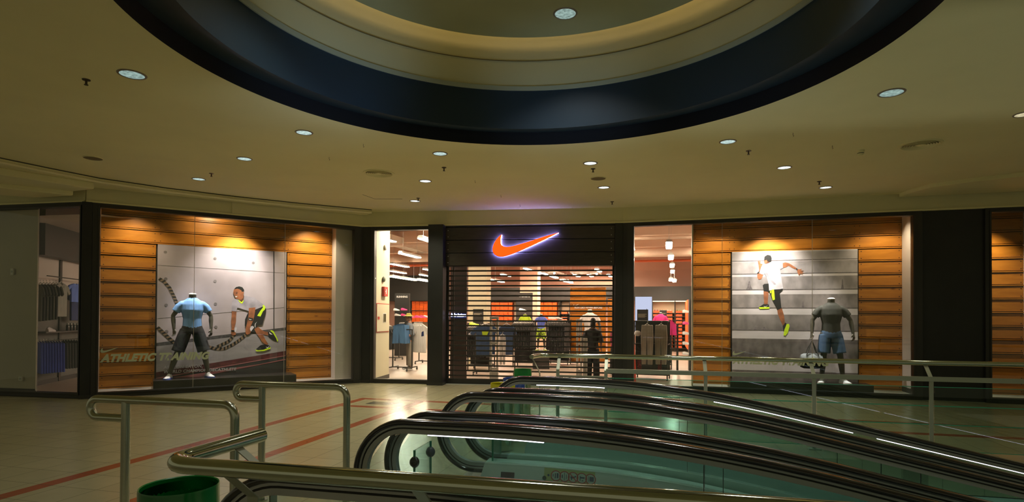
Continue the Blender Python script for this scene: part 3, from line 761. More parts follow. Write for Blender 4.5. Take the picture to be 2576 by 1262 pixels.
bin_(at_z(1265, 963, .8), (.55,.50,.0,1), 'yellow', 'yellow rimmed round bin behind the farthest walkway', r=.15)
# ================================================================== posters
def printed(parent, name, fr, pts, m_, off, lift, v=.70):
    """flat printed shape on the poster; pts in photo pixels"""
    q = [FF[fr].pix(x, y, v) for x, y in pts]
    return MB().prism([(a-off[0], b-off[1]) for a, b in q], -.001*lift-.001, -.001*lift).build(name, m_, parent)
def crop(pts, ox, oy, sc): return [(ox+x/sc, oy+y/sc) for x, y in pts]
CONC = noisy(mat('print_concrete', (.47,.40,.42,1), .6), 1.1, .3, (1,1,1), 10)
CONCD = noisy(mat('print_concrete_dark', (.30,.27,.26,1), .6), 1.6, .5, (2.2,1,.8), 10)
CONCL = noisy(mat('print_concrete_light', (.66,.61,.62,1), .6), 2.2, .14, (.6,1,3), 6)
PAVE = noisy(mat('print_pavement', (.33,.30,.31,1), .6), 1.5, .25, (1,1,4))
KERB = noisy(mat('print_kerb_red', (.12,.020,.025,1), .6), 7, .6)
STREET = noisy(mat('print_street', (.035,.035,.04,1), .4), 2, .4, (.5,1,4))
PB = mat('print_black', (.014,.014,.014,1), .5); PSK = noisy(mat('print_skin', (.38,.13,.05,1), .6), 9, .45)
PGR = noisy(mat('print_grey_shirt', (.42,.38,.43,1), .6), 4, .45); PLM = mat('print_lime', (.60,.85,.02,1), .5)
PWH = noisy(mat('print_white_shirt', (.70,.66,.72,1), .6), 4, .3); PROPE = mat('print_rope', (.22,.15,.09,1), .6); PW = mat('print_white', (.8,.8,.8,1), .5)
PSKD = mat('print_shadow_skin', (.10,.03,.012,1), .6)
pu0, pz0 = 1.19, .25
PL_ = fthing('wall_poster', 'concrete wall poster of an athlete in grey shirt bending down pulling two thick ropes', 'poster', 'L', pu0, .70, 0)
o2 = (pu0, 0)
def LP(name, pts, m_, lift, off=o2): return printed(PL_, name, 'L', pts, m_, off, lift)
def clip_rect(pts): return pts
B(0, 2.60, 0, .02, .22, 3.10).build('poster_board', CONC, PL_)
def zl(x, y): a, b = FF['L'].pix(x, y, .70); return a-pu0, b
def wedge(name, ya, yb, yc, yd, m_, lift):
    """band across the whole poster between two slanting lines given at both edges in photo y"""
    a = zl(393, ya)[1]; b = zl(718, yb)[1]; c = zl(718, yd)[1]; d = zl(393, yc)[1]
    MB().prism([(0, a), (2.6, b), (2.6, max(c, .22)), (0, max(d, .22))], -.001*lift-.001, -.001*lift).build(name, m_, PL_)
wedge('print_pavement', 868, 828, 955, 955, PAVE, 1)
wedge('print_wall_foot', 862, 823, 870, 830, noisy(mat('print_dark_edge', (.09,.08,.08,1), .6), 14, .6), 2)
wedge('print_road', 946, 893, 956, 956, STREET, 2)
wedge('print_kerb', 936, 882, 948, 893, KERB, 3)
wedge('print_kerb_line', 950, 893, 953, 895, mat('print_kerb_pink', (.35,.12,.13,1), .6), 4)
wedge('print_kerb_line', 968, 902, 970, 905, mat('print_kerb_pink', (.35,.12,.13,1), .6), 4)
for (xa, ya, xb, yb) in ((397,666,716,686), (397,800,716,772)):
    a, b = zl(xa, ya), zl(xb, yb); MB().prism([(a[0], a[1]), (b[0], b[1]), (b[0], b[1]-.006), (a[0], a[1]-.006)], -.003, -.002).build('print_seam', CONCD, PL_)
a, b = zl(688, 632), zl(688, 828); MB().prism([(a[0],3.1), (a[0]+.018,3.1), (b[0]+.018,b[1]), (b[0],b[1])], -.004, -.003).build('print_pipe', PB, PL_)
m = MB()
for x, y in ((416,634), (541,650), (637,661), (417,701), (541,707), (418,767), (542,764), (419,833), (543,822)):
    a = zl(x, y); m.lathe([(.0,0), (.032,0)], 14); n_ = 14
    m.v[-2*n_:] = [(a[0]+vx, -.004, a[1]+vy) for vx, vy, _ in m.v[-2*n_:]]
m.build('print_tie_holes', noisy(mat('print_hole', (.22,.19,.19,1), .6), 40, .3), PL_)
# ropes : printed segments with dark twists
def rope(pts, w, lift):
    q = [zl(x, y) for x, y in pts]; q = [Vector((a, 0, b)) for a, b in q]; sm = []
    for a, b in zip(q, q[1:]):
        n = max(1, int((b-a).length/.035)); sm += [a.lerp(b, k/n) for k in range(n)]
    sm.append(q[-1]); L1, L2 = MB(), MB()
    for i, (a, b) in enumerate(zip(sm, sm[1:])):
        d = (b-a).normalized(); nn = Vector((-d.z, 0, d.x))*w/2; y = -.001*lift
        L1.quad(*[(p.x, y, p.z) for p in (a-nn, b-nn, b+nn, a+nn)])
        if i % 2 == 0: s_ = d*.02; L2.quad(*[(p.x, y-.001, p.z) for p in (a-nn, b-nn-s_*.3, b+nn+s_, a+nn+s_)])
    L1.build('print_rope', PROPE, PL_); L2.build('print_rope_twist', PB, PL_)
rope([(400,700),(413,708),(427,724),(437,744),(446,764)], .062, 5)
rope([(396,822),(413,838),(428,852),(440,862)], .062, 5)
rope([(508,868),(525,872),(545,877),(562,877),(578,870),(592,862),(606,852),(618,842)], .065, 5)
rope([(545,872),(560,865),(573,859),(581,852),(586,844)], .06, 6)
K = (560, 700, 6.3125)
def LA(name, pts, m_, lift): return LP(name, crop(pts, *K), m_, lift)
LA('print_leg_back', [(590,800),(660,840),(722,850),(722,905),(660,892),(610,880)], PSK, 6)
LA('print_shoe_back', [(718,850),(770,838),(810,870),(860,960),(868,1000),(800,978),(728,925)], PB, 7)
LA('print_sole_back', [(752,828),(775,820),(808,835),(850,915),(880,980),(868,1010),(848,950),(800,868),(768,842)], PLM, 8)
LA('print_leg_front', [(500,800),(555,765),(615,812),(645,900),(680,975),(725,1040),(690,1055),(620,1000),(578,930),(535,870)], PSK, 9)
LA('print_shoe_front', [(528,1122),(600,1060),(680,1045),(745,1068),(758,1098),(650,1132),(560,1138)], PB, 10)
LA('print_sole_front', [(512,1128),(560,1140),(650,1130),(760,1088),(757,1118),(650,1152),(540,1158)], PLM, 11)
LA('print_shorts', [(515,495),(630,445),(690,480),(682,560),(642,690),(630,735),(545,745),(555,770),(500,800),(525,858),(450,850),(385,800),(350,750),(355,650),(380,590),(412,530)], PB, 10)
LA('print_side_stripe', [(632,425),(655,420),(677,460),(670,495),(640,520),(600,605),(548,592),(600,510),(640,460)], PLM, 12)
LA('print_hem_curve', [(545,685),(512,720),(508,760),(525,785),(518,760),(522,722)], PW, 12)
LA('print_arm_left', [(145,512),(220,520),(214,600),(212,680),(188,780),(183,838),(212,868),(206,895),(168,905),(132,885),(134,835),(142,780),(133,680),(143,600)], PSK, 9)
LA('print_shirt', [(150,360),(190,322),(245,335),(290,392),(330,350),(345,275),(400,285),(500,298),(560,350),(648,415),(632,448),(520,495),(516,462),(415,472),(415,517),(320,490),(236,462),(215,525),(142,515),(145,440)], PGR, 11)
LA('print_collar', [(245,336),(262,345),(298,378),(328,345),(330,360),(312,392),(295,398),(262,368)], PLM, 13)
LA('print_neck', [(262,345),(298,378),(328,342),(340,290),(325,240),(290,300),(255,325)], PSKD, 12)
LA('print_face', [(175,185),(186,168),(240,160),(290,182),(303,215),(322,208),(336,225),(326,255),(328,300),(300,335),(268,340),(245,326),(212,325),(196,300),(182,262),(167,228)], PSK, 13)
LA('print_hair', [(182,168),(212,138),(262,126),(312,140),(340,180),(340,212),(322,207),(303,216),(296,190),(270,172),(232,160),(195,172)], PB, 14)
LA('print_smile', [(196,285),(222,282),(232,276),(226,294),(205,300)], PW, 14)
LA('print_brow', [(172,222),(188,218),(188,228),(174,232)], PSKD, 14); LA('print_brow', [(205,222),(238,216),(240,224),(207,232)], PSKD, 14)
LA('print_eye', [(208,236),(234,232),(232,242),(210,244)], PB, 15)
LA('print_arm_right', [(415,470),(520,458),(512,540),(498,620),(475,690),(445,760),(432,800),(450,850),(422,882),(380,892),(360,862),(366,790),(388,700),(410,600)], PSK, 13)
LA('print_armband', [(410,618),(482,632),(476,678),(404,664)], PB, 14); LA('print_armband_mark', [(416,640),(450,650),(466,648),(445,658),(420,652)], PW, 15)
LA('print_watch', [(135,818),(185,822),(184,840),(136,838)], PB, 14)
LA('print_tape', [(186,780),(222,775),(224,800),(205,860),(186,835)], PWH, 8); LA('print_tape', [(440,760),(478,752),(500,775),(450,840),(428,810)], PWH, 12)
LA('print_shoe_mark', [(688,1075),(700,1098),(745,1072),(712,1108),(692,1100)], PW, 12); LA('print_shoe_mark', [(740,850),(790,890),(760,888),(738,868)], PW, 12)
CAPM = mat('print_caption', (.40,.38,.38,1), .6)
a = zl(410, 929); text('print_caption', 'ASHTON EATON,', .085, CAPM, PL_, .0005, .15, .003, 1.12, 1.0, (a[0]+.01, -.009, .455), False)
text('print_caption', 'WORLD CHAMPION DECATHLETE', .085, CAPM, PL_, .0005, .15, .003, 1.08, 1.0, (a[0]+.01, -.009, .36), False)

pu0r = 2.38
PR_ = fthing('wall_poster', 'large poster of an athlete in a white shirt sprinting up wide concrete steps', 'poster', 'R', pu0r, .70, 0)
def zr(x, y): a, b = FF['R'].pix(x, y, .70); return a-pu0r, b
B(0, 2.53, 0, .02, .17, 3.10).build('poster_board', CONCL, PR_)
yy = lambda c: 540+c/2.63
for k, (a, b) in enumerate(((243,300), (306,388), (406,494), (525,616), (660,765), (822,946), (1035,1110))):
    za, zb = zr(1995, yy(a))[1], max(zr(1995, yy(b))[1], .18)
    MB().prism([(0, min(za, 3.09)), (2.53, min(za, 3.09)), (2.53, zb), (0, zb)], -.002, -.001).build('print_riser', noisy(mat('print_riser_%d' % min(k, 5), [(.50,.46,.47,1),(.46,.42,.43,1),(.40,.36,.36,1),(.33,.29,.28,1),(.26,.23,.22,1),(.21,.18,.17,1)][min(k, 5)], .6), 1.6+.3*k, .5, (1.6,1,1), 12), PR_)
    mb = MB(); rnd = random.Random(k)
    mb.prism([(0, zb+.012), (2.53, zb+.012), (2.53, zb-.004), (0, zb-.004)], -.003, -.002)
    for q in range(0 if k < 2 else 2):
        x = rnd.uniform(.1, 2.3); h = (za-zb)*rnd.uniform(.15, .8); w_ = rnd.uniform(.03, .09)
        mb.prism([(x, zb), (x+w_*2, zb), (x+w_*1.5, zb+h*.4), (x+w_*1.2, zb+h), (x+w_*.8, zb+h*.9), (x+w_*.5, zb+h*.3)], -.003, -.002)
    mb.build('print_stain', noisy(mat('print_stains', (.20,.17,.18,1), .6), 20, .6, col2='5a5456'), PR_)
KR = (1890, 620, 5.256)
def RA(name, pts, m_, lift): return printed(PR_, name, 'R', crop(pts, *KR), m_, (pu0r, 0), lift)
RA('print_arm_left', [(85,352),(105,310),(96,240),(85,190),(97,184),(104,215),(107,180),(119,185),(120,225),(148,232),(130,270),(122,300),(108,350),(158,372),(132,430),(100,438),(80,410),(76,375)], PSK, 4)
RA('print_leg_left', [(162,585),(230,592),(222,680),(215,772),(172,768),(163,660)], PSK, 4)
RA('print_leg_right', [(342,830),(402,808),(430,900),(442,990),(447,1015),(420,1050),(378,960),(350,890)], PSK, 4)
RA('print_arm_right', [(410,222),(450,208),(500,220),(560,258),(608,290),(592,302),(540,282),(490,252),(452,275),(418,282)], PSK, 4)
RA('print_hand_right', [(600,295),(642,300),(670,292),(652,315),(698,318),(668,332),(706,354),(666,350),(684,376),(648,356),(630,384),(608,340)], PSK, 5)
RA('print_shorts', [(150,512),(170,493),(228,488),(240,580),(300,562),(412,556),(416,575),(376,612),(386,700),(396,800),(402,812),(344,838),(320,790),(278,710),(248,620),(215,595),(165,590)], PB, 5)
RA('print_side_stripe', [(270,570),(300,567),(312,700),(282,710),(266,640)], PLM, 7); RA('print_stripe_knot', [(245,592),(265,572),(262,612),(248,616)], PLM, 7)
RA('print_shirt', [(183,230),(210,222),(240,208),(300,215),(372,232),(376,300),(386,350),(402,450),(422,552),(380,562),(300,566),(235,582),(230,500),(208,420),(178,350),(160,374),(104,350),(128,280),(150,242)], PWH, 6)
RA('print_shirt_shade', [(190,300),(205,330),(240,400),(330,500),(300,505),(215,420),(180,350)], PGR, 7)
RA('print_sleeve', [(370,232),(414,220),(420,280),(386,302),(374,262)], PGR, 7); RA('print_sleeve', [(150,242),(186,250),(192,300),(170,345),(126,300)], PGR, 7)
RA('print_neck', [(180,185),(240,195),(238,216),(188,230),(174,208)], PSKD, 7); RA('print_face', [(165,172),(200,170),(212,200),(190,225),(178,222),(172,198)], PSK, 8)
RA('print_hair', [(168,172),(174,132),(212,108),(255,118),(269,150),(264,190),(244,202),(212,192),(204,172),(182,184)], PB, 9)
RA('print_shoe_left', [(102,797),(162,760),(232,764),(237,802),(120,808)], PB, 5); RA('print_sole_left', [(98,800),(237,799),(241,820),(112,824)], PLM, 6); RA('print_shoe_mark', [(160,785),(180,800),(225,776),(182,792)], PW, 7)
RA('print_shoe_right', [(414,1052),(450,1003),(467,1020),(442,1090),(428,1124)], PB, 5); RA('print_sole_right', [(424,1172),(436,1100),(467,1024),(497,1020),(506,1050),(482,1140),(450,1177)], PLM, 6)
RA('print_watch', [(590,290),(604,284),(612,308),(602,318)], PB, 6); RA('print_watch', [(78,345),(104,328),(108,345),(82,362)], PB, 6)

# vinyl lettering on the panes
VIN = mat('frosted_vinyl', (.52,.60,.44,1), .6)
def vinyl(fr, u, label, v=.012):
    t = fthing('window_lettering', label, 'lettering', fr, u, v, 0)
    P = swoosh(.29, .10); MB().prism(P, -.001, 0).build('swoosh_mark', VIN, t).location = (.0, 0, .86)
    text('lettering', 'ATHLETIC TRAINING', .20, VIN, t, .0005, .32, .011, 1.05, .93, (.01, 0, .685), False)
    return t
vinyl('L', .25, 'pale green swoosh and slanted ATHLETIC TRAINING lettering on the left display pane')
vinyl('R', 2.34, 'pale green swoosh and ATHLETIC TRAINING lettering on the pane behind the railing').location.z -= .06

# ================================================================== figures
MANN = mat('mannequin_graphite', (.075,.07,.055,1), .32, 0, .6); NECKW = mat('mannequin_neck_cap', (.85,.82,.75,1), .4)
def hand(m, wr, d, palm_n, s=1, curl=.5):
    """palm and five fingers; d = forearm direction, palm_n = towards the thumb side"""
    d = Vector(d).normalized(); t = Vector(palm_n); t = (t-d*d.dot(t)).normalized(); n = d.cross(t); wr = Vector(wr)
    m.tube([wr-d*.02*s, wr+d*.03*s, wr+d*.085*s], [(.026*s,.019*s), (.036*s,.018*s), (.040*s,.015*s)], 10, flat=t)
    for k, (o, L_) in enumerate(((.030,.070), (.011,.080), (-.010,.074), (-.029,.058))):
        p = wr+d*.08*s+t*o*s; c = curl; q1 = p+(d*math.cos(c*.6)+n*math.sin(c*.6))*L_*.5*s; q2 = q1+(d*math.cos(c*1.6)+n*math.sin(c*1.6))*L_*.5*s
        m.tube([p, q1, q2], [.0095*s, .009*s, .0075*s], 7)
    p = wr+d*.025*s+t*.028*s; q1 = p+(t*.7+d*.7+n*.2).normalized()*.040*s; m.tube([p, q1, q1+(d+n*.5).normalized()*.032*s], [.012*s, .0105*s, .0085*s], 7)
def cloth(name, col, bump=.35, st=(9,9,1.2)):
    return noisy(mat(name, col, .75), 2.2, .22, st, 3, bump)
def skin_mesh(J, s=1, head=False):
    m = MB()
    m.tube([(0,0,.90),(0,0,1.05),(0,-.0,1.25),(0,0,1.42),(0,0,1.50)], [(.15,.11),(.13,.10),(.16,.11),(.150,.095),(.07,.06)], 16, flat=(1,0,0))
    nk = J.get('neck', (0,-.01,1.59))
    m.tube([(0,.01,1.44), (nk[0]*.5,0,1.52), nk], [.070, .066, .062], 14)
    for sd in ('l', 'r'):
        sh, el, wr = [Vector(J[k+sd]) for k in ('sh','el','wr')]; hp, kn, an = [Vector(J[k+sd]) for k in ('hp','kn','an')]
        sh = sh-Vector((0,0,.03)); m.tube([Vector((sh.x*.5, sh.y, sh.z+.0)), sh, sh.lerp(el,.5), el, el.lerp(wr,.3), wr], [.046,.050,.047,.038,.041,.026], 12)
        hand(m, wr, J.get('hd'+sd, wr-el), J.get('th'+sd, (0,-1,0)), 1, J.get('curl', .5))
        m.tube([hp+Vector((0,0,.05)), hp, hp.lerp(kn,.5), kn, kn.lerp(an,.35), an, an+Vector((0,0,-.05))], [.085,.09,.075,.052,.056,.033,.034], 14)
    return m
def shirt_mesh(J, hem=.90, w=1.0, sl=.55, neck=1.50, vneck=False):
    m = MB()
    m.tube([(0,0,hem),(0,0,hem+.08),(0,0,1.12),(0,-.01,1.28),(0,0,1.38),(0,0,1.45),(0,.01,neck+.005)], [(.172*w,.13*w),(.165*w,.125*w),(.155*w,.122*w),(.195*w,.14*w),(.200*w,.13*w),(.150*w,.105*w),(.085,.078)], 20, flat=(1,0,0))
    for sd in ('l', 'r'):
        sh, el = Vector(J['sh'+sd]), Vector(J['el'+sd])
        m.tube([Vector((sh.x*.42, sh.y, sh.z-.005)), Vector((sh.x*.95, sh.y, sh.z-.035)), sh.lerp(el, sl*.6), sh.lerp(el, sl*1.25)], [.060,.070,.071,.075], 14)
    return m
def shorts_mesh(J, hem=.50, w=1.0, top=.99):
    m = MB()
    m.tube([(0,0,top),(0,0,.93),(0,0,.84)], [(.165*w,.12*w),(.185*w,.13*w),(.185*w,.13*w)], 18, flat=(1,0,0))
    for sd in ('l', 'r'):
        hp, kn, an = [Vector(J[k+sd]) for k in ('hp','kn','an')]; e = hp.lerp(kn, (hp.z-hem)/(hp.z-kn.z)) if hem > kn.z else kn.lerp(an, (kn.z-hem)/(kn.z-an.z))
        m.tube([hp+Vector((0,0,.0)), hp.lerp(e,.3), hp.lerp(e,.65), e], [.105*w,.112*w,.112*w,.112*w], 16)
    return m
def shoe(parent, an, yaw, m_up, m_sole, s=1):
    """trainer pointing towards -y, turned by yaw"""
    def R(p): c, q = math.cos(yaw), math.sin(yaw); return (an[0]+(p[0]*c-p[1]*q)*s, an[1]+(p[0]*q+p[1]*c)*s, p[2]*s)
    rings = []
    for y, w_, h in ((.085,.028,.07),(.06,.040,.095),(.0,.040,.10),(-.05,.042,.078),(-.11,.049,.060),(-.16,.048,.048),(-.195,.033,.036),(-.21,.012,.028)):
        rings.append([R((w_*math.cos(a*PI/6), y, .018+max(h-.018,0)*max(math.sin(a*PI/6), 0))) for a in range(12)])
    u = MB().loft(rings).build('shoe', m_up, parent, smooth=True)
    rings = []
    for y, w_ in ((.095,.024),(.06,.044),(.0,.042),(-.05,.044),(-.11,.053),(-.16,.052),(-.20,.036),(-.222,.010)):
        rings.append([R(p) for p in ((-w_,y,0),(w_,y,0),(w_,y,.028),(-w_,y,.028))])
    MB().loft(rings).build('shoe_sole', m_sole, u, smooth=True)
    lc = MB()
    for k in range(4): y = -.02-.024*k; lc.tube([R((-.022,y,.090-.009*k)), R((0,y-.004,.099-.010*k)), R((.022,y,.090-.009*k))], .004, 5)
    lc.build('laces', PW, u)
    return u
def mannequin(label, loc, rz, sc, J, shirt, shorts, shoes, hem=.90, shem=.50, vox=.0075, name='mannequin', cat='mannequin', capn=True):
    t = thing(name, label, cat, loc, rz); t.scale = (sc,)*3
    remesh(skin_mesh(J).build('body', MANN, t), vox, 4)
    if shirt: remesh(shirt_mesh(J, hem).build('shirt', shirt, t), vox, 22)
    if shorts: remesh(shorts_mesh(J, shem).build('shorts', shorts, t), vox, 12)
    if capn:
        nk = Vector(J.get('neck', (0,-.01,1.59))); MB().ell(nk+Vector((0,-.004,.004)), .066, .066, .024, 20, 8).build('neck_cap', NECKW, t, smooth=True)
    if shoes:
        for sd, yw in (('l', -.35), ('r', .35)): a = J['an'+sd]; shoe(t, (a[0], a[1]-.02, 0), yw, *shoes)
    return t
SH_W = mat('shoe_white_mesh', (.62,.60,.62,1), .6); SO_B = mat('shoe_sole_blue', (.10,.16,.55,1), .5)
J1 = dict(shl=(-.178,0,1.42), ell=(-.315,.02,1.17), wrl=(-.30,-.05,.915), shr=(.178,0,1.42), elr=(.315,.02,1.17), wrr=(.315,-.05,.915),
          hpl=(-.10,0,.90), knl=(-.235,-.03,.50), anl=(-.365,.0,.09), hpr=(.09,0,.90), knr=(.20,-.03,.50), anr=(.275,.0,.09), thl=(.6,-.8,0), thr=(-.6,-.8,0), curl=.7, neck=(0,-.015,1.575))
PLW = noisy(mat('plinth_wood', (.028,.026,.025,1), .25), 3, .3)
t = fthing('display_plinth', 'low black plinth under the blue shirted mannequin in the left display', 'plinth', 'L', 1.13, 0, .085); B(0, 2.78, .10, .68, 0, .175).build('plinth_box', PLW, t, bevel=.005)
t = fthing('display_plinth', 'low black plinth under the dark shirted mannequin in the right display', 'plinth', 'R', 2.30, 0, .085); B(0, 2.75, .10, .68, 0, .15).build('plinth_box', PLW, t, bevel=.005)
M1 = mannequin('headless dark mannequin in light blue T-shirt and black shorts, legs apart', FF['L'].w(1.83, .40, .26), FF['L'].rz, 1.13, J1,
               cloth('blue_jersey', (.20,.42,.88,1)), cloth('black_shorts_cloth', (.022,.022,.026,1)), (SH_W, SO_B), .895, .50)
J2 = dict(J1); J2.update(anl=(-.16,.0,.09), knl=(-.13,-.03,.50), anr=(.20,-.0,.09), knr=(.15,-.03,.5), wrl=(-.335,-.06,.93), ell=(-.315,.0,1.18), wrr=(.36,-.04,.93), elr=(.33,.02,1.18))
M2 = mannequin('headless dark mannequin in olive grey T-shirt and blue shorts holding a gym bag', FF['R'].w(4.33, .40, .235), FF['R'].rz, 1.13, J2,
               cloth('olive_jersey', (.034,.036,.028,1)), cloth('blue_shorts_cloth', (.055,.115,.23,1)), (mat('shoe_pale_blue', (.5,.55,.6,1), .6), PW), .90, .56)
# gym bag hanging from the right hand
h = FF['R'].w(4.33-.335*1.13, .33, .235+.80*1.13); 
bag = thing('gym_bag', 'grey and black gym bag with a lime swoosh hanging from the mannequin hand', 'bag', (h.x, h.y, .53), FF['R'].rz)
rings = []
for x, s_ in ((-.235,.35),(-.22,.8),(-.16,1),(0,1.03),(.13,1),(.195,.8),(.215,.35)):
    rings.append([(x, .12*s_*math.cos(a*PI/8), .17+.155*s_*math.sin(a*PI/8)*(1 if math.sin(a*PI/8) > 0 else 1.05)) for a in range(16)])
MB().loft(rings).build('bag_body', cloth('bag_grey', (.20,.23,.25,1), .3), bag, smooth=True)
rings = []
for x, s_ in ((-.24,.4),(-.225,.85),(-.16,1.04),(0,1.07),(.13,1.04),(.20,.85),(.222,.4)):
    rings.append([(x, .12*s_*math.cos(PI+a*PI/10), .165+.155*s_*math.sin(PI+a*PI/10)) for a in range(11)])
MB().loft(rings).build('bag_base', cloth('bag_black', (.02,.02,.02,1), .2), bag, smooth=True)
MB().prism([(x-.11, z+.20) for x, z in swoosh(.14, .045)], -.131, -.122).build('bag_swoosh', PLM, bag)
for yy_ in (-.07, .05): MB().tube([(-.12,yy_-.03,.29), (-.07,yy_*.7,.43), (0,0,.60), (.06,yy_*.7,.43), (.11,yy_-.03,.29)], (.014), 6).build('bag_handle', BLACK2, bag)
# boxing-style strap print on left mannequin is omitted; small socket and thermostat on the wall panels
for fr, px, py, w_, h_, nm, lab, v_ in (('FL',30,683,.07,.13,'thermostat','small white thermostat on the grey wall behind the far left pane',.22), ('FL',51,952,.085,.085,'wall_socket','white socket low on the grey wall at the far left',.22)):
    u, z = FF[fr].pix(px, py, .25); t = fthing(nm, lab, nm.replace('_', ' '), fr, u, v_+.04, z)
    MB().box(-w_/2, w_/2, -.015, .02, -h_/2, h_/2).build('cover_plate', WHITEP, t, bevel=.004); MB().loft([[(.022*math.cos(a*PI/8), y, .022*math.sin(a*PI/8)) for a in range(16)] for y in (-.015, -.018)]).build('face_insert', ALU, t)
# ================================================================== store interior
SA = math.radians(15); sc_, ss_ = math.cos(SA), math.sin(SA)
def SS(s, t, z=0): return Vector((s*sc_ + t*ss_, -s*ss_ + t*sc_, z))
def inv(P): return P.x*sc_-P.y*ss_, P.x*ss_+P.y*sc_
def ss_pix(t, x, y):
    r = ray(x, y); k = t/(r.x*ss_ + r.y*sc_); P = r*k; return P.x*sc_-P.y*ss_, P.z+EYE
BW = 29.1
# shell
pts = [(-13.5,12.3), (-8.2,11.3), (-3.62,14.16), (2.55,13.36), (12.4,10.4)]
a, b = SS(14, BW+.4), SS(-26, BW+.4)
outl = pts + [(a.x, a.y), (b.x, b.y)]
struct(MB().add([(x, y, .002) for x, y in outl], [tuple(range(7))]).build('floor_store', STFLOOR))
struct(MB().add([(x, y, 4.75) for x, y in outl], [tuple(range(7))]).build('ceiling_store', PINKC))
def swall(name, A, C, z0, z1, m_, th=.1):
    f = Frame((A.x, A.y), (C.x, C.y)); o = B(0, f.len, 0, th, z0, z1).build(name, m_, None, f.A, f.rz); return struct(o)
swall('wall_store_back', SS(-26, BW), SS(14, BW), 0, 4.75, noisy(mat('store_wall_pink', (.50,.27,.20,1), .8), 1, .1))
swall('wall_store_right', SS(8.2-.0, BW+.2), SS(8.2, 12.5), 0, 4.75, WHITEW)
swall('wall_store_left', SS(-21, 14), SS(-21, BW), 0, 4.75, WHITEW)
swall('wall_store_lintel', Vector((-3.62,14.3,0)), Vector((2.55,13.5,0)), 3.74, 4.75, WHITEW); swall('wall_store_lintel_right', Vector((2.55,13.5,0)), Vector((12.4,10.5,0)), 3.74, 4.75, WHITEW)
bh = swall('wall_bulkhead', SS(-26, BW-.75), SS(8.2, BW-.75), 2.42, 3.08, BLACK2, .6)
swall('wall_bulkhead_left', SS(-26, BW-.9), SS(ss_pix(BW-.9, 1100, 700)[0], BW-.9), 2.42, 3.75, BLACK2, .6)
# beams, ducts and pipes below the roof
for k, (t, z, h, d, mm) in enumerate(((16.6,4.35,.35,.3,PINKB), (19.4,4.3,.4,.3,PINKB), (22.6,4.3,.4,.3,PINKB), (26.2,4.3,.4,.3,PINKB))):
    o = B(-20.9, 8, 0, d, z, z+h).build('ceiling_beam', mm, None, SS(0, t), -SA); struct(o)
for k, (t, z, r, mm, lab) in enumerate(((18.1,4.02,.055,PINKB,'long white service pipe under the store roof'), (21.5,3.95,.17,PINKB,'fat round air duct under the store roof'), (24.2,3.9,.05,mat('orange_pipe',(.55,.10,.03,1),.5),'thin orange sprinkler pipe under the store roof'))):
    o = MB().tube([(-20.5,0,0),(8,0,0)], r, 16).build('service_pipe', mm, None, SS(0, t, z), -SA, smooth=True); tag(o, lab, 'pipe')
for s in (-9.5,-6.4): struct(B(-.22, .22, 14.8, 28, 4.15, 4.45).build('ceiling_duct', mat('duct_white', (.6,.5,.4,1), .6), None, SS(s, 0), -SA))
# linear pendant lamps, all parallel, running into the depth
lamps = []
def lamp(x, y, L_=1.45, z=3.6, lab=None):
    P = at_z(x, y, z); s, t = inv(P)
    t_ = thing('pendant_lamp', 'linear white pendant lamp hung in a row under the store roof', 'lamp', P, -SA, 'linear pendant lamps in the store')
    MB().loft([[(-.09,y_,.0),(.09,y_,.0),(.05,y_,.07),(-.05,y_,.07)] for y_ in (0, L_)]).build('housing', WHITEP, t_)
    B(-.075, .075, .02, L_-.02, -.022, -.001).build('diffuser', LAMP, t_)
    MB().tube([(0,.2,.07),(0,.2,4.75-z)], .004, 5).tube([(0,L_-.2,.07),(0,L_-.2,4.75-z)], .004, 5).build('hanging_wire', ALU, t_)
    return t_
L0 = lamp(1683, 608)
inf = [(1688,641),(1691,663),(1692,679),(1688,700),(1697,703), (1007,636),(985,663),(1057,598),(1067,676),(1057,690),(984,695),(1009,699),(1052,703),(984,681),
       (1262,689),(1224,701),(1243,704),(1320,674),(1365,686),(1383,692),(1412,703),(1425,706),(1445,690),(1480,690),(1500,676),(1530,690)]
for x, y in inf:
    P = at_z(x, y, 3.6 if y < 692 else 3.2); dup(L0, P, -SA)
# unseen rows added nearer the glass, above the window tops, to light the shop
for s, t in ((-6.6,13.3),(-5.6,13.3),(-8.5,15.6),(-5.5,15.4),(-3.3,17.5),(-1.2,16.4),(-1.2,19.5),(1.2,17),(1.2,20.5),(3.4,15.2),(3.4,18.5),(-6.5,19)):
    P = SS(s, t, 4.0); dup(L0, P, -SA)
# suspended lattice frames
for cs in (((1351,681),(1392,681),(1448,698),(1412,706)), ((1436,684),(1505,684),(1525,698),(1478,699))):
    q = [at_z(x, y, 3.75) for x, y in cs]; c = sum(q, Vector())/4; t = thing('lattice_frame', 'cream suspended square lattice frame with small lamps under the store roof', 'ceiling frame', c, 0, 'suspended lattice frames')
    MB().tube([p-c for p in q], .05, 8, closed=True).build('outer_frame', WHITEP, t); MB().tube([(p-c)*.62 for p in q], .03, 8, closed=True).build('inner_frame', WHITEP, t)
    m = MB()
    for p in q: m.tube([(p-c)*.62, p-c], .02, 6)
    for p in q: m.tube([p-c, p-c+Vector((0,0,.95))], .006, 5)
    m.build('struts', WHITEP, t)
    for p in q: MB().ell((p-c)*.8+Vector((0,0,-.06)), .05, .05, .05, 10, 6).build('spot_lamp', LAMP, t)
# columns
def pillar(name, x0, x1, Y, m_, z1=4.75):
    a, b = at_y(x0, 800, Y), at_y(x1, 800, Y); c = (a+b)/2; w_ = (b-a).length
    o = B(-w_/2, w_/2, 0, w_*.8, 0, z1).build(name, m_, None, (c.x, c.y, 0), -SA); return struct(o)
pillar('column_cream', 1176, 1224, 19.3, CREAM); pillar('column_pink', 1307, 1352, 27.2, noisy(mat('pink_plaster', (.75,.48,.36,1), .8), 2, .05))
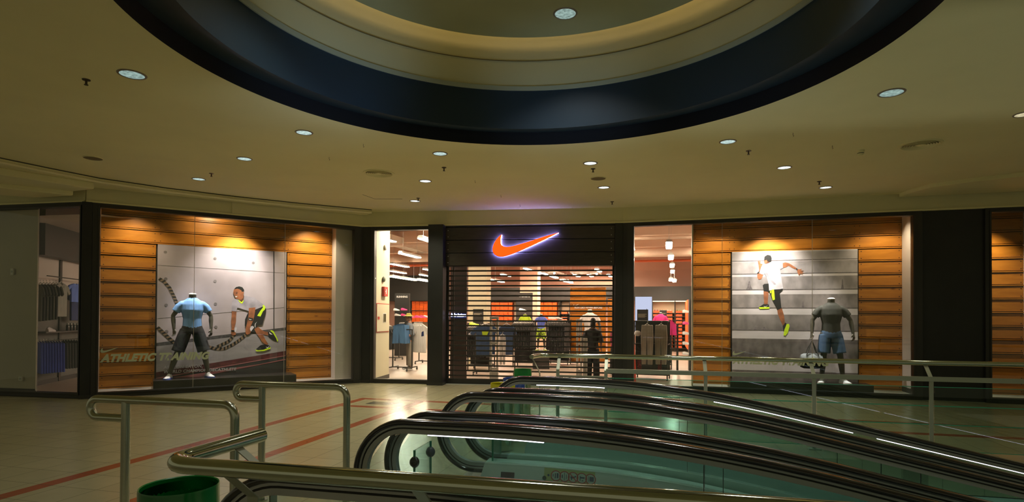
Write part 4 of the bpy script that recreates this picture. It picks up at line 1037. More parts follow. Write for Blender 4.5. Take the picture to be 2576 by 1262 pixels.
# service wall inside window_3 : cream pilaster with fire equipment
q = at_z(978, 950, 0); g0 = FF['C'].w(.27, .12); pf = Frame((g0.x, g0.y), (q.x, q.y))
struct(B(0, pf.len, 0, .3, 0, 4.75).build('wall_pilaster', CREAM, None, pf.A, pf.rz)); struct(B(0, pf.len+.01, -.012, .0, 0, .1).build('baseboard_pilaster', BLACK2, None, pf.A, pf.rz))
def pth(name, label, cat, x, y, v=0):
    u, z = pf.pix(x, y, v); return thing(name, label, cat, pf.w(u, v, z), pf.rz)
REDP = mat('signal_red', (.50,.03,.02,1), .4)
t = pth('fire_alarm_box', 'red fire alarm box on the cream pilaster beside the entrance', 'fire alarm', 965, 733)
s_ = pf.len/2.0
B(-.13, .13, -.07, -.0, -.12, .12).build('box', REDP, t, bevel=.006); B(-.02, .02, -.073, -.07, -.06, .06).build('white_mark', PW, t); B(-.07, -.02, -.073, -.07, -.01, .01).build('white_mark', PW, t)
t = pth('hose_cabinet', 'cream fire hose cabinet with red border set in the pilaster', 'hose cabinet', 962, 799)
w_ = (pf.pix(978,800)[0]-pf.pix(946,800)[0])/2; h_ = .36
B(-w_, w_, -.012, 0, -h_, h_).build('red_border', REDP, t); B(-w_+.02, w_-.02, -.022, -.012, -h_+.02, h_-.02).build('door', CREAM, t, bevel=.004)
B(-w_*.05, w_*.45, -.028, -.02, -.12, .12).build('window_frame', WHITEP, t, bevel=.008); B(.0, w_*.40, -.031, -.028, -.10, .10).build('window_pane', mat('dark_pane', (.03,.02,.02,1), .15), t); B(-w_*.85, -w_*.6, -.03, -.02, -.04, .03).build('lock', REDP, t)
for x, y, lab in ((967,622,'white oval detector high on the cream pilaster'), (963,702,'grey oval emergency sounder above the red alarm box')):
    t = pth('wall_detector', lab, 'detector', x, y); MB().ell((0,-.03,0), .07, .04, .075, 16, 10).build('housing', WHITEP if y < 650 else mat('grey_plastic', (.2,.22,.18,1), .4), t, smooth=True)

# ---------------------------------------------------------------- shoebox walls
def shelf_wall(x0, x1, label):
    """recessed bay between two photo columns on the back wall"""
    a, b = ss_pix(BW-.7, x0, 800)[0], ss_pix(BW-.7, x1, 800)[0]
    t = thing('shelving_bay', label, 'shelving', SS(a, BW-.7), -SA)
    B(0, b-a, .5, .55, 0, 2.42).build('back_panel', noisy(mat('shelf_back_cream', (.80,.60,.42,1), .7), 2, .05), t)
    B(-.04, 0, 0, .55, 0, 2.42).build('upright', BLACK2, t); B(b-a, b-a+.04, 0, .55, 0, 2.42).build('upright', BLACK2, t)
    return t, a, b
box0 = [None]
def boxstack(t, a, b, z0, rows, label, grp, gaps=()):
    n = int((b-a-.04)/.225)
    for r in range(rows):
        for c in range(n):
            if (r, c) in gaps: continue
            P = SS(a+.06+c*.225+random.uniform(-.006,.006), BW-.62+random.uniform(-.02,.02), z0+r*.122)
            if box0[0] is None:
                o = box0[0] = thing('shoe_box', label, 'shoebox', P, -SA, grp); B(0, .205, 0, .33, 0, .09).build('box', ORANGE, o); B(-.004, .209, -.004, .334, .085, .116).build('lid', ORANGE, o)
            else: dup(box0[0], P, -SA, label, grp)
for x0, x1, zs, lab, gl in ((1032,1120,((1.30,5),(1.92,4)),'orange shoebox on the back wall shelves seen through the window left of the entrance','orange shoeboxes left of the entrance'),
                        (1232,1298,((1.36,8),),'orange shoebox stacked on the back wall left of the black sign panel, behind the grille','orange shoeboxes left of the sign panel'),
                        (1342,1407,((1.36,8),),'orange shoebox stacked on the back wall right of the black sign panel, behind the grille','orange shoeboxes right of the sign panel')):
    t, a, b = shelf_wall(x0, x1, 'tall wall shelving of orange shoeboxes, %s' % gl.replace('orange shoeboxes ', ''))
    for z, r in zs:
        B(0, b-a, -.02, .5, z-.03, z).build('shelf_board', BLACK2, t); boxstack(t, a, b, z, r, lab, gl)
SHOEC = [mat('shoe_white', (.8,.78,.75,1), .5), mat('shoe_grey', (.25,.25,.27,1), .5), mat('shoe_pink', (.7,.05,.22,1), .5), mat('shoe_lime', (.5,.7,.05,1), .5)]
def small_shoe_mesh():
    rings = []
    for y, w_, h in ((.13,.03,.08),(.08,.042,.10),(.0,.042,.08),(-.08,.048,.05),(-.14,.035,.04),(-.155,.012,.03)):
        rings.append([(w_*math.cos(a*PI/5), y, max(0, h*math.sin(a*PI/5))) for a in range(10)])
    return MB().loft(rings)
trays = {}
def tray(P, k, label, grp, rz=-SA):
    if k not in trays:
        o = trays[k] = thing('shoe_tray', label, 'shoe display', P, rz, grp)
        m = MB(); m.box(-.14,.14,-.16,-.15,0,.10); m.box(-.14,.14,.15,.16,0,.10); m.box(-.14,-.13,-.15,.15,0,.10); m.box(.13,.14,-.15,.15,0,.10); m.box(-.13,.13,-.15,.15,0,.01)
        m.build('open_box', TRAY, o)
        for x in (-.06, .06): small_shoe_mesh().move((x,0,.06), .12).build('shoe', SHOEC[k], o, smooth=True)
    else: dup(trays[k], P, rz, label, grp)
for x0, x1, lab in ((1642,1697,'left bay'), (1699,1729,'right bay')):
    t, a, b = shelf_wall(x0, x1, 'illuminated wall shelving of open orange shoe trays, %s' % lab)
    for r in range(11):
        z = .18+r*.165
        B(0, b-a, .0, .5, z-.02, z).build('shelf_board', BLACK2, t)
        n = int((b-a)/.30)
        for c in range(n):
            tray(SS(a+.16+c*.30, BW-.5, z), random.choice((0,0,0,1,2,3) if r > 8 else (0,0,0,0,2)), 'open orange shoebox with a pair of trainers on the %s of wall shelving' % lab, 'open orange shoe trays in the %s' % lab)
    B(0, b-a, -.02, .02, 2.36, 2.40).build('shelf_light', emis('warm_strip', 'ffe0b8', 4) if 'warm_strip' not in MATS else MATS['warm_strip'], t)
for x0, x1 in ((1409,1432),):
    t, a, b = shelf_wall(x0, x1, 'narrow wall shelving of open shoe trays beside the timber wall')
    for r in range(8):
        z = .5+r*.18; B(0, b-a, .0, .5, z-.02, z).build('shelf_board', BLACK2, t)
        tray(SS(a+.2, BW-.5, z), 0, 'open orange shoebox on the narrow shelving beside the timber wall', 'open orange shoe trays beside the timber wall')
# orange end panel along the right flank
a = at_y(1731, 862, 24); o = MB().box(-.03, .03, 0, 3.2, .3, 2.35).build('orange_panel', TRAY, None, (a.x, a.y, 0), -SA); tag(o, 'tall narrow orange panel standing edge on at the right side of the shoe wall', 'panel')

# ---------------------------------------------------------------- timber wall with lettering
a, b = at_y(1434, 800, 20), at_y(1524, 800, 19.6)
f = Frame((a.x, a.y), (b.x, b.y)); t = thing('wall_timber_store', None, None, f.A, f.rz); struct(t)
PZs = PZ[:]; planks(t, 0, f.len, .05, 2.62)
tt = thing('wall_lettering', 'white swoosh and small white lettering on the timber wall inside the store', 'lettering', f.A+Vector((0,0,0)), f.rz)
MB().prism([(x+.12, z+1.98) for x, z in swoosh(.20, .07)], -.03, -.02).build('swoosh_mark', PW, tt)
text('lettering', 'RUN LIKE NEVER BEFORE', .085, PW, tt, .003, .1, .002, 1, 1.0, (f.len/2+.02, -.03, 1.90))
# narrow second timber wall at the right jamb
a, b = at_y(1529, 800, 21), at_y(1560, 800, 21); f = Frame((a.x, a.y), (b.x, b.y)); t = thing('wall_timber_store_right', None, None, f.A, f.rz); struct(t); planks(t, 0, f.len, .05, 2.3)
tt = thing('wall_lettering', 'white TRAINING lettering on the timber wall by the right door jamb', 'lettering', f.A, f.rz)
text('lettering', 'TRAINING', .12, PW, tt, .003, .1, .003, 1, 1, (.03, -.03, 1.95), False)

# ---------------------------------------------------------------- black sign panels
def sign_panel(x0, x1, y0, Y, txt, label, lines=0, z0=0):
    a, b = at_y(x0, y0, Y), at_y(x1, y0, Y); w_ = (b-a).length
    t = thing('sign_panel', label, 'sign panel', (a.x, a.y, z0), -SA*.6)
    B(0, w_, 0, .06, 0, a.z-z0).build('panel', BLACK2, t, bevel=.003)
    if txt: text('lettering', txt, w_*.16, PW, t, .002, 0, .003, 1, 1, (w_/2, -.004, a.z-z0-w_*.26))
    for k in range(lines): B(w_*.08, w_*(.85-.15*(k % 2)), -.003, 0, a.z-z0-w_*(.45+.09*k), a.z-z0-w_*(.42+.09*k)).build('text_line', CREAM, t)
    return t
sign_panel(993, 1032, 738, 23.5, 'RUNNING', 'tall black sign panel with white lettering, left of the orange shoeboxes')
sign_panel(1299, 1340, 736, 26, 'WOMENS', 'tall black sign panel with white lettering between two shoebox walls')
sign_panel(1190, 1216, 777, 17.5, '', 'small black notice panel in front of the cream column', 2, 1.1)
sign_panel(1603, 1630, 778, 16.2, '', 'black notice panel on top of the grey trouser rack', 4, 1.25)
sign_panel(1660, 1677, 780, 22, '', 'small black notice panel hung on the shoe tray wall', 2, 1.3)
sp_ = sign_panel(1134, 1176, 640, 14.6, '', 'dark free standing partition behind the left part of the grille', 0)
[c for c in bpy.data.objects if c.parent == sp_][0].data.materials[0] = mat('partition_brown', (.12,.095,.095,1), .6)
# small lit sign on that partition
a = at_y(1153, 794, 14.52); t = thing('neon_sign', 'small glowing blue white script sign behind the grille at its left', 'sign', a, -SA*.6)
text('script_letters', "Nike instore", .12, emis('neon_white', 'cfd8ff', 9), t, .004, .15, .005, .88, .72, (0, 0, -.02)); B(-.2, .2, .012, .03, -.065, .065).build('backing', mat('neon_backing', (.02,.03,.12,1), .4), t)

# ---------------------------------------------------------------- lit screen
a, b = at_y(1597, 745, 20.5), at_y(1641, 745, 20.3); w_ = (b-a).length
t = thing('light_box', 'large glowing white light box with a dark figure raising one arm', 'light box', (a.x, a.y, 1.1), -SA*.8)
B(0, w_, .0, .08, 0, a.z-1.1).build('frame', BLACK2, t); B(.015, w_-.015, -.006, 0, .015, a.z-1.1-.015).build('lit_face', emis('lightbox_face', 'd8dcff', 1.0), t)
sx = lambda x, z: (x*w_, z*(a.z-1.1))
SIL = mat('print_dark_blue', (.03,.04,.09,1), .5)
MB().prism([sx(*p) for p in ((.30,.0),(.28,.22),(.25,.32),(.38,.42),(.46,.44),(.60,.36),(.66,.42),(.64,.58),(.68,.66),(.72,.62),(.72,.40),(.66,.30),(.54,.28),(.52,.0))], -.009, -.007).build('figure_body', SIL, t)
MB().prism([sx(.43+.075*math.cos(k*PI/8), .53+.075*math.sin(k*PI/8)) for k in range(16)], -.009, -.007).build('figure_head', SIL, t)
MB().prism([sx(*p) for p in ((.0,.10),(.0,.16),(.14,.26),(.24,.27),(.24,.23),(.15,.21))], -.009, -.007).build('figure_arm', SIL, t)
# ================================================================== merchandise and people
HANG = mat('hanger_white', (.75,.72,.66,1), .4)
def tee_pts(w, h):
    return [(-.10*w,0),(-.24*w,-.02*h),(-.5*w,-.10*h),(-.66*w,-.30*h),(-.52*w,-.36*h),(-.40*w,-.25*h),(-.38*w,-h),(.38*w,-h),(.40*w,-.25*h),(.52*w,-.36*h),(.66*w,-.30*h),(.5*w,-.10*h),(.24*w,-.02*h),(.10*w,0),(0,-.05*h)]
def short_pts(w, h):
    return [(-.42*w,0),(-.5*w,-h),(-.04*w,-h*.98),(0,-.35*h),(.04*w,-h*.98),(.5*w,-h),(.42*w,0)]
def long_pts(w, h):
    return [(-.40*w,0),(-.46*w,-.3*h),(-.38*w,-h),(-.06*w,-h),(0,-.25*h),(.06*w,-h),(.38*w,-h),(.46*w,-.3*h),(.40*w,0)]
GP = {}
def garment(kind, name, label, cat, P, rz, w, h, m_, grp=None, th=.04, logo=None):
    key = (kind, m_.name, round(w,2), round(h,2))
    if key in GP:
        return dup(GP[key], P, rz, label, grp)
    t = thing(name, label, cat, P, rz, grp)
    pts = {'tee': tee_pts, 'shorts': short_pts, 'long': long_pts}[kind](w, h)
    MB().prism(pts, -th/2, th/2).build('cloth', m_, t, bevel=min(.012, th*.4))
    MB().tube([(-.2*w,0,-.01),(0,0,.035),(.2*w,0,-.01)], .008, 6).tube([(0,0,.03),(0,0,.07),(.02,0,.085),(.03,0,.07)], .004, 6).build('hanger', HANG, t)
    if logo: MB().prism([(x+logo[0]*w, z-logo[1]*h) for x, z in logo[2]], -th/2-.006, -th/2-.002).build('chest_logo', logo[3], t)
    GP[key] = t
    return t
CW = cloth('cotton_white', (.86,.82,.76,1)); CB = cloth('cotton_blue', (.06,.16,.32,1)); CD = cloth('cotton_dark', (.03,.03,.03,1)); CN = cloth('cotton_navy', (.012,.03,.14,1))
CG = cloth('cotton_grey', (.34,.33,.29,1)); CP = cloth('cotton_pale_blue', (.12,.22,.70,1)); CDB = cloth('jersey_dusk_blue', (.03,.07,.16,1)); CM = cloth('magenta_cloth', (.75,.02,.22,1)); CT = cloth('grey_sweat_cloth', (.30,.27,.22,1))
LIMEC = cloth('lime_cloth', (.55,.80,.03,1)); WHC = cloth('white_cloth', (.75,.72,.70,1))
def rack(label, P, rz, w, d, h, castors=True):
    t = thing('clothes_rack', label, 'clothes rack', P, rz); m = MB()
    for x in (-w/2, w/2): m.box(x-.015, x+.015, -.015, .015, .1, h)
    m.box(-w/2, w/2, -.012, .012, h-.03, h); m.box(-w/2-.03, w/2+.03, -.02, .02, .08, .11)
    for x in (-w/2, w/2): m.box(x-.02, x+.02, -d/2, d/2, .08, .11)
    m.build('frame', BLACKM, t); 
    for x in (-w/2, w/2):
        for y in (-d/2, d/2): MB().loft([[(x+a_, y+.04*math.cos(k*PI/6), .04+.04*math.sin(k*PI/6)) for k in range(12)] for a_ in (-.012, .012)]).build('castor', BLACK2, t, smooth=True)
    return t
# rack with shorts and white tees just inside window_3
A_ = at_z(1012, 931, 0); rack('black castor rack carrying blue shorts and white T-shirts inside the left shop window', A_, -SA, .62, .7, 1.22)
p = at_y(1007, 818, A_.y-.1)
for k in range(6): garment('shorts', 'hanging_shorts', 'blue sports shorts hanging on the castor rack inside the left shop window', 'shorts', p+Vector((.012*k-.03, .07*k, .0)), -SA, .44, .54, CB, 'blue shorts on the castor rack')
p = at_y(1061, 816, A_.y+.15)
for k in range(8):
    garment('tee', 'hanging_tshirt', 'white T-shirt hanging on the castor rack, right of the blue shorts', 'T-shirt', p+Vector((-.042*k, .055*k, 0)), -SA-.35, .46, .84, CW, 'white T-shirts on the castor rack',
            logo=(.02,.42,[(0,0),(.10,.02),(.09,.16),(.01,.13)],CN))
rack('second low black castor rack farther behind the white T-shirts', at_z(1085, 915, 0), -SA, .9, .6, 1.2)
rack('dark rack at the far left of the view through the left shop window', at_z(975, 905, 0), -SA, .9, .6, 1.25)
p = at_y(980, 820, 18.4)
for k in range(5): garment('tee', 'hanging_tshirt', 'dark T-shirt on the far rack behind the blue shorts', 'T-shirt', p+Vector((.03*k-.2, .08*k, 0)), -SA, .5, .75, CD, 'dark T-shirts on the far rack')
# gondolas : black shop fittings with legs and shelves
def gondola(label, x0, x1, ytop, Y, d=.6, cat='shelving unit', shelves=3):
    a, b = at_y(x0, ytop, Y), at_y(x1, ytop, Y); w_ = (b-a).length; h = a.z
    t = thing('display_gondola', label, cat, (a.x, a.y, 0), -SA)
    m = MB()
    for x in (0, w_-.03):
        for y in (0, d-.03): m.box(x, x+.03, y, y+.03, 0, h)
    m.box(0, w_, d/2-.01, d/2+.01, .12, h-.05); m.build('frame', BLACKM, t)
    for k in range(shelves): z = .15+(h-.18)*k/(shelves-1); B(-.005, w_+.005, -.005, d+.005, z-.012, z+.018).build('shelf', BLACK2, t)
    return t, w_, h
def hangrow(label, grp, x0, x1, y, Y, n, w, h, m_, kind='tee', name='hanging_tshirt', cat='T-shirt'):
    a, b = at_y(x0, y, Y), at_y(x1, y, Y)
    for k in range(n): garment(kind, name, label, cat, a.lerp(b, (k+.5)/n), -SA+PI/2*.8, w, h, m_, grp, .03)
g1 = gondola('black clothes gondola behind the grille, left of the security gate', 1176, 1234, 812, 17.4)
g2 = gondola('black clothes gondola behind the grille, under the orange shoebox wall', 1290, 1345, 806, 18.5)
g3 = gondola('black clothes gondola behind the grille, right of the blue shirted mannequin', 1376, 1430, 804, 19.5)
hangrow('dark folded garment hanging on the gondola under the shoebox wall', 'dark garments under the shoebox wall', 1293, 1342, 812, 18.2, 12, .45, .8, CD)
hangrow('dark garment with lime edge on the gondola right of the blue mannequin', 'dark garments right of the blue mannequin', 1379, 1427, 810, 19.2, 12, .42, .45, CD)
hangrow('dark shorts on the lower rail of the gondola right of the blue mannequin', 'dark shorts on the lower gondola rail', 1379, 1427, 849, 19.2, 12, .42, .45, CD, 'shorts', 'hanging_shorts', 'shorts')
hangrow('dark garment hanging on the gondola left of the security gate', 'dark garments left of the gate', 1180, 1232, 822, 17.2, 12, .42, .9, CD)
# two blue tees facing the door
P = at_y(1222, 817, 15.6); garment('tee', 'hanging_tshirt', 'large dusk blue T-shirt with lime chest print behind the left security gate', 'T-shirt', P, -.12, .66, .82, CDB, None, .05, logo=(.03,.36,[(-.10,-.0),(.02,.02),(.08,.15),(-.12,.13)],LIMEC))
garment('tee', 'hanging_tshirt', 'dusk blue T-shirt hanging right of the left security gate', 'T-shirt', at_y(1274, 816, 16.4), .5, .50, .86, CDB, None, .06)
garment('long', 'hanging_trousers', 'white leggings hanging right of the left security gate', 'trousers', at_y(1264, 842, 15.3), -.2, .20, .78, WHC, None, .04)
rack('rack holding the dusk blue T-shirts behind the grille', (at_y(1245,900,15.9).x, 15.9, 0), -.12, 1.1, .5, 1.28)
# pendant security gates
def gate(x, Y, label, w_=.22, h=1.6, solid=False):
    a = at_y(x, 900, Y); t = thing('security_gate', label, 'security gate', (a.x, Y, 0), -.25)
    m = MB(); m.box(-w_/2, -w_/2+.05, -.03, .03, 0, h); m.box(w_/2-.05, w_/2, -.03, .03, 0, h)
    for k in range(5): z = .3+k*(h-.36)/4; m.box(-w_/2+.05, w_/2-.05, -.03, .03, z, z+.06)
    m.box(-w_/2+.05, w_/2-.05, -.03, .03, 0, .26)
    m.build('antenna_frame', WHITEP, t, bevel=.008); B(-w_/2-.03, w_/2+.03, -.08, .08, 0, .02).build('base_plate', ALU, t)
gate(1243, 14.25, 'white ladder shaped security gate behind the left half of the grille')
gate(1457, 14.9, 'pale slim security gate behind the right half of the grille', .15, 1.55)
gate(1472, 13.95, 'white narrow security gate beside the standing person', .10, 1.1)

# ---------------------------------------------------------------- people and small mannequins
SKIN = noisy(mat('skin_tan', (.36,.17,.10,1), .55), 6, .15); HAIRM = noisy(mat('hair_dark', (.015,.010,.008,1), .6), 30, .3)
JS = dict(shl=(-.18,0,1.42), ell=(-.24,.03,1.14), wrl=(-.22,-.12,.92), shr=(.18,0,1.42), elr=(.25,.03,1.14), wrr=(.20,-.20,1.02),
          hpl=(-.09,0,.90), knl=(-.10,-.03,.50), anl=(-.11,.02,.09), hpr=(.09,0,.90), knr=(.11,-.02,.50), anr=(.13,.0,.09), thl=(.6,-.8,0), thr=(-.6,-.8,0), curl=.6, neck=(0,-.02,1.56))
def person(label, loc, rz, sc, top, bottom, shoes, hair=HAIRM, J=JS, hem=.92, bhem=.12, hat=None, lean=0, longhair=False):
    t = thing('person', label, 'person', loc, rz); t.scale = (sc,)*3
    h = Vector(J['neck'])+Vector((0,-.015,.12)); m = skin_mesh(J)
    m.ell(h, .075, .092, .112, 16, 12); m.ell(h+Vector((0,-.045,-.06)), .048, .050, .050, 12, 8); m.ell(h+Vector((0,-.098,-.012)), .012, .018, .022, 8, 6)
    for s_ in (-1, 1): m.ell(h+Vector((s_*.076,.01,-.01)), .010, .018, .028, 8, 6)
    b = remesh(m.build('body', SKIN, t), .0085)
    for s_ in (-1, 1): MB().ell(h+Vector((s_*.030,-.085,.012)), .011, .007, .007, 8, 6).build('eye', PB, t, smooth=True)
    MB().ell(h+Vector((0,-.088,-.062)), .022, .007, .006, 8, 6).build('mouth', mat('lip', (.25,.06,.05,1), .5), t, smooth=True)
    hm = MB().ell(h+Vector((0,.018,.028)), .083, .092, .104, 16, 10)
    if longhair: hm.ell(h+Vector((0,.05,-.08)), .08, .06, .16, 14, 8)
    remesh(hm.build('hair', hair, t), .009)
    if hat: 
        o = MB().lathe([(0,.085),(.06,.08),(.09,.03),(.095,.0),(.17,-.02),(.18,-.012),(.1,.012)], 24).build('sun_hat', hat, t, smooth=True); o.location = h+Vector((0,.0,.06))
    remesh(shirt_mesh(J, hem, .98, .9).build('top', top, t), .0085, 3)
    remesh(shorts_mesh(J, bhem, .86, .98).build('trousers', bottom, t), .0085, 2)
    for sd, yw in (('l', -.15), ('r', .15)): a = J['an'+sd]; shoe(t, (a[0], a[1]-.02, 0), yw, *shoes)
    return t
SHD = (mat('shoe_black', (.02,.02,.02,1), .5), PW)
CSH = cloth('charcoal_shirt', (.035,.038,.042,1)); JEAN = cloth('black_jeans', (.018,.018,.022,1)); GSH = cloth('grey_blue_shirt', (.16,.18,.21,1)); MAR = cloth('maroon_top', (.28,.03,.06,1))
a = at_y(1492, 800, 14.9); person('dark haired person in charcoal shirt seen from behind through the right of the grille', (a.x, 14.9, 0), PI-.3, .88, CSH, JEAN, SHD, longhair=True)
a = at_y(1030, 900, 17.6); person('person in grey shirt and yellow sun hat browsing behind the blue shorts', (a.x, 17.6, 0), -1.2, .93, GSH, cloth('beige_trousers', (.25,.22,.18,1)), SHD, hat=cloth('straw_hat', (.40,.36,.06,1), .2))
JB = dict(JS); JB.update(wrl=(-.20,-.25,1.05), ell=(-.26,-.05,1.15))
a = at_y(1546, 850, 16.2); person('person in maroon top with arms forward at the right edge of the grille', (a.x, 16.2, 0), .9, .83, MAR, JEAN, SHD, J=JB)
JM = dict(J1); JM.update(anl=(-.14,0,.09), knl=(-.12,-.02,.5), anr=(.16,0,.09), knr=(.13,-.02,.5), wrl=(-.30,-.03,.93), wrr=(.30,-.03,.93), ell=(-.27,.02,1.17), elr=(.27,.02,1.17))
PATT = noisy(mat('lime_pattern_cloth', (.50,.75,.05,1), .7), 14, .9, (1,1,1), 2, 0, 0, '10200c')
a = at_y(1361, 880, 18.0); tag(B(-.25,.25,-.2,.25,0,a.z-.01).build('display_pedestal', BLACK2, None, (a.x, a.y, 0)), 'black pedestal under the violet blue mannequin behind the grille', 'pedestal'); mannequin('headless mannequin in violet blue T-shirt and lime patterned shorts behind the grille', (a.x, a.y, a.z), -.1, .70, JM, cloth('violet_blue_jersey', (.13,.20,.75,1)), PATT, (SH_W, PLM), .90, .50, .010)
a = at_y(1484, 777, 18.9); mannequin('headless mannequin in loose white top standing against the timber wall', (a.x, 18.9, 0), -.1, 1.16, JM, WHC, CD, (SH_W, PW), .80, .3, .010)
def bust(label, x, y, Y, m_, sc):
    """torso only mannequin on a fixture"""
    P = at_y(x, y, Y); t = thing('bust_form', label, 'mannequin', (P.x, P.y, P.z-.62*sc), -SA); t.scale = (sc,)*3
    J = dict(JM); o = remesh(shirt_mesh(J, .90, 1, .8).build('top', m_, t), .010, 3); o.location = (0,0,-.90)
    MB().tube([(0,0,.55),(0,-.01,.66)], [.055,.05], 14).build('neck', MANN, t, smooth=True); MB().ell((0,-.01,.665), .05, .05, .015, 14, 8).build('neck_cap', NECKW, t, smooth=True)
    zf = -(P.z-.62*sc)/sc; MB().cyl(0, 0, zf, .02, .02, 10).cyl(0, 0, zf, zf+.02, .16, 20).build('stand', ALU, t)
bust('bust form in bright lime top between the two shoebox walls', 1321, 791, 21.5, LIMEC, .80)
bust('bust form in bright magenta top above the grey trousers', 1662, 789, 19.5, CM, .85)

# ---------------------------------------------------------------- right shop window : trouser rack
a = at_y(1594, 806, 15.0); b_ = at_y(1680, 806, 14.7); w_ = (b_-a).length; an = math.atan2(b_.y-a.y, b_.x-a.x)
t = thing('display_gondola', 'tall black display frame with two grey sweat trousers hung on its front', 'shelving unit', (a.x, a.y, 0), an)
m = MB()
for x in (0, w_-.03):
    for y in (0, .6): m.box(x, x+.03, y, y+.03, 0, a.z)
m.box(0, w_, -.0, .63, a.z-.03, a.z); m.box(0, w_, .3, .32, .10, a.z-.03); m.build('frame', BLACKM, t)
for z in (.15, .5, .9): B(0, w_, .05, .6, z, z+.03).build('shelf', BLACK2, t)
PERF = noisy(mat('red_pattern_panel', (.35,.02,.03,1), .5), 60, .9, (1,1,1), 1, 0, 0, '080404')
for x0, z0 in ((.06,.25), (.58,.25), (.60,.95)): B(x0, x0+.10, .26, .30, z0, z0+.34).build('patterned_stock', PERF, t)
for x in (1628, 1663):
    P = at_y(x, 817, 14.7); garment('long', 'hanging_trousers', 'grey sweat trousers on a white clip hanger, %s one of the pair' % ('screen side' if x < 1640 else 'shoe wall side'), 'trousers', P, an-.1, .34, 1.0, CT, None, .07)
P = at_y(1604, 838, 14.9); o = MB().ell((0,0,0), .09, .08, .075, 14, 8).build('white_cap', WHC, None, P, 0, smooth=True); tag(o, 'white cap on a shelf left of the grey trousers', 'cap')
a = at_y(1595, 958, 14.2); o = MB().tube([(0,0,0),(.01,0,.4),(-.01,0,.95)], [.05,.035,.02], 8).build('red_banner', mat('coral_red', (.80,.08,.05,1), .5), None, (a.x, a.y, 0), 0); tag(o, 'slim coral red tapering stand at the left edge of the right shop window', 'stand')
a = at_y(1704, 890, 17.0); b2 = at_y(1683, 808, 17.4)
t = thing('clothes_rack', 'tall black rack post with magenta shorts on its rail', 'clothes rack', (a.x, 17.0, 0), -SA); m = MB(); m.box(-.03,.03,-.03,.03,0,1.42); m.box(-.35,.0,-.015,.015,1.33,1.36); m.build('frame', BLACKM, t); B(-.3,.3,-.3,.3,0,.05).build('foot', BLACKM, t)
for k in range(5): garment('shorts', 'hanging_shorts', 'magenta shorts hanging in a short row beside the black rack post', 'shorts', at_y(1690, 814, 16.9)+Vector((.012*k,.06*k,0)), -SA, .28, .34, CM, 'magenta shorts')
t = gondola('low black shelving unit behind the trouser rack in the right shop window', 1676, 1690, 836, 18.0, 1.0)
t = thing('display_gondola', 'black tall display side panel with small trainers at the right edge of the window', 'shelving unit', at_y(1738, 900, 17).xy.to_3d(), -SA)
B(-.05, .05, 0, .8, 0, 2.15).build('side_panel', BLACK2, t)
for k, z in enumerate((.5,.8,1.1,1.4,1.75)): small_shoe_mesh().move((-.10,.3,z), PI/2).build('shoe', SHOEC[0 if k != 3 else 2], t, smooth=True)

# trainers standing on the panels beside the orange boxes
for x, y, k in ((997,778,0),(1000,791,0),(1016,777,2),(1016,791,2),(1313,777,0),(1318,779,0)):
    P = at_y(x, y+3, 23.3 if x < 1100 else 25.7); o = small_shoe_mesh().move((0,0,0), PI/2*.9).build('trainer', SHOEC[k], None, P, -SA, smooth=True)
    tag(o, 'small trainer displayed on the black sign panel %s' % ('left of the orange boxes' if x < 1100 else 'between the shoebox walls'), 'trainer', 'trainers on the sign panels')
for x, y, k in ((1032,797,2),(1052,797,2),(1064,797,2),(1073,797,0),(1388,800,0),(1396,799,0),(1404,800,0),(1160+32,816,3),(1160+30,843,1)):
    P = at_y(x, y+2, 20.5 if x > 1300 or x < 1100 else 16.9); o = small_shoe_mesh().move((0,0,0), PI/2).build('trainer', SHOEC[k], None, P, -SA, smooth=True)
    tag(o, 'small trainer on top of a shop fitting', 'trainer', 'trainers on the shop fittings')

# ---------------------------------------------------------------- far left shop window
a, b = at_z(96, 969, 0), at_z(195, 948, 0); wf = Frame((a.x, a.y), (b.x, b.y)); L_ = wf.len
wt = thing('wall_rail_display', None, None, wf.w(-.45, 0), wf.rz); struct(wt); WL = L_+1.4
B(0, WL, 0, .1, 0, 2.05).build('dark_lower_wall', noisy(mat('grey_slat_wall', (.10,.095,.085,1), .6), 2, .2), wt)
B(0, WL, .0, .1, 2.05, 2.95).build('white_upper_panel', WHITEW, wt); B(0, WL, -.02, .1, 0, .10).build('skirting', BLACK2, wt); B(0, WL, -.3, .1, 2.9, 4.2).build('dark_bulkhead', BLACK2, wt)
u_up = wf.pix(149, 800)[0]+.45
for u in (u_up, u_up+1.15): B(u-.05, u+.05, -.03, 0, 0, 2.9).build('upright', BLACKM, wt)
def wpl(x, y, v=-.3): u, z = wf.pix(x, y, v); return wf.w(u, v, z)
zr1 = wf.pix(150, 697, -.3)[1]; rl = thing('garment_rail', 'upper black garment rail with T-shirts on the wall at the far left', 'rail', wf.w(-.35, -.3, zr1), wf.rz); MB().tube([(0,0,0),(L_+.7,0,0)], .012, 8).build('tube', BLACKM, rl)
zr2 = wf.pix(120, 857, -.3)[1]; rl = thing('garment_rail', 'lower black garment rail with blue and black shorts at the far left', 'rail', wf.w(-.35, -.3, zr2), wf.rz); MB().tube([(0,0,0),(L_+.7,0,0)], .012, 8).build('tube', BLACKM, rl)
g = garment('tee', 'hanging_tshirt', 'pale grey T-shirt facing out at the end of the upper rail at the far left', 'T-shirt', wpl(154, 712, -.42), wf.rz-.25, .40, .76, CG, None, .05, logo=(.07,.12,[(x_,z_) for x_, z_ in swoosh(.045,.016)],PB))
for k in range(7): 
    P = wpl(142-8*k, 714, -.3); garment('tee', 'hanging_tshirt', 'dark T-shirt with pale sleeves hanging side on behind the pale grey T-shirt', 'T-shirt', P, wf.rz+.9, .42, .80, CD if k % 2 else cloth('cotton_olive', (.08,.08,.06,1)), 'dark T-shirts on the upper rail')
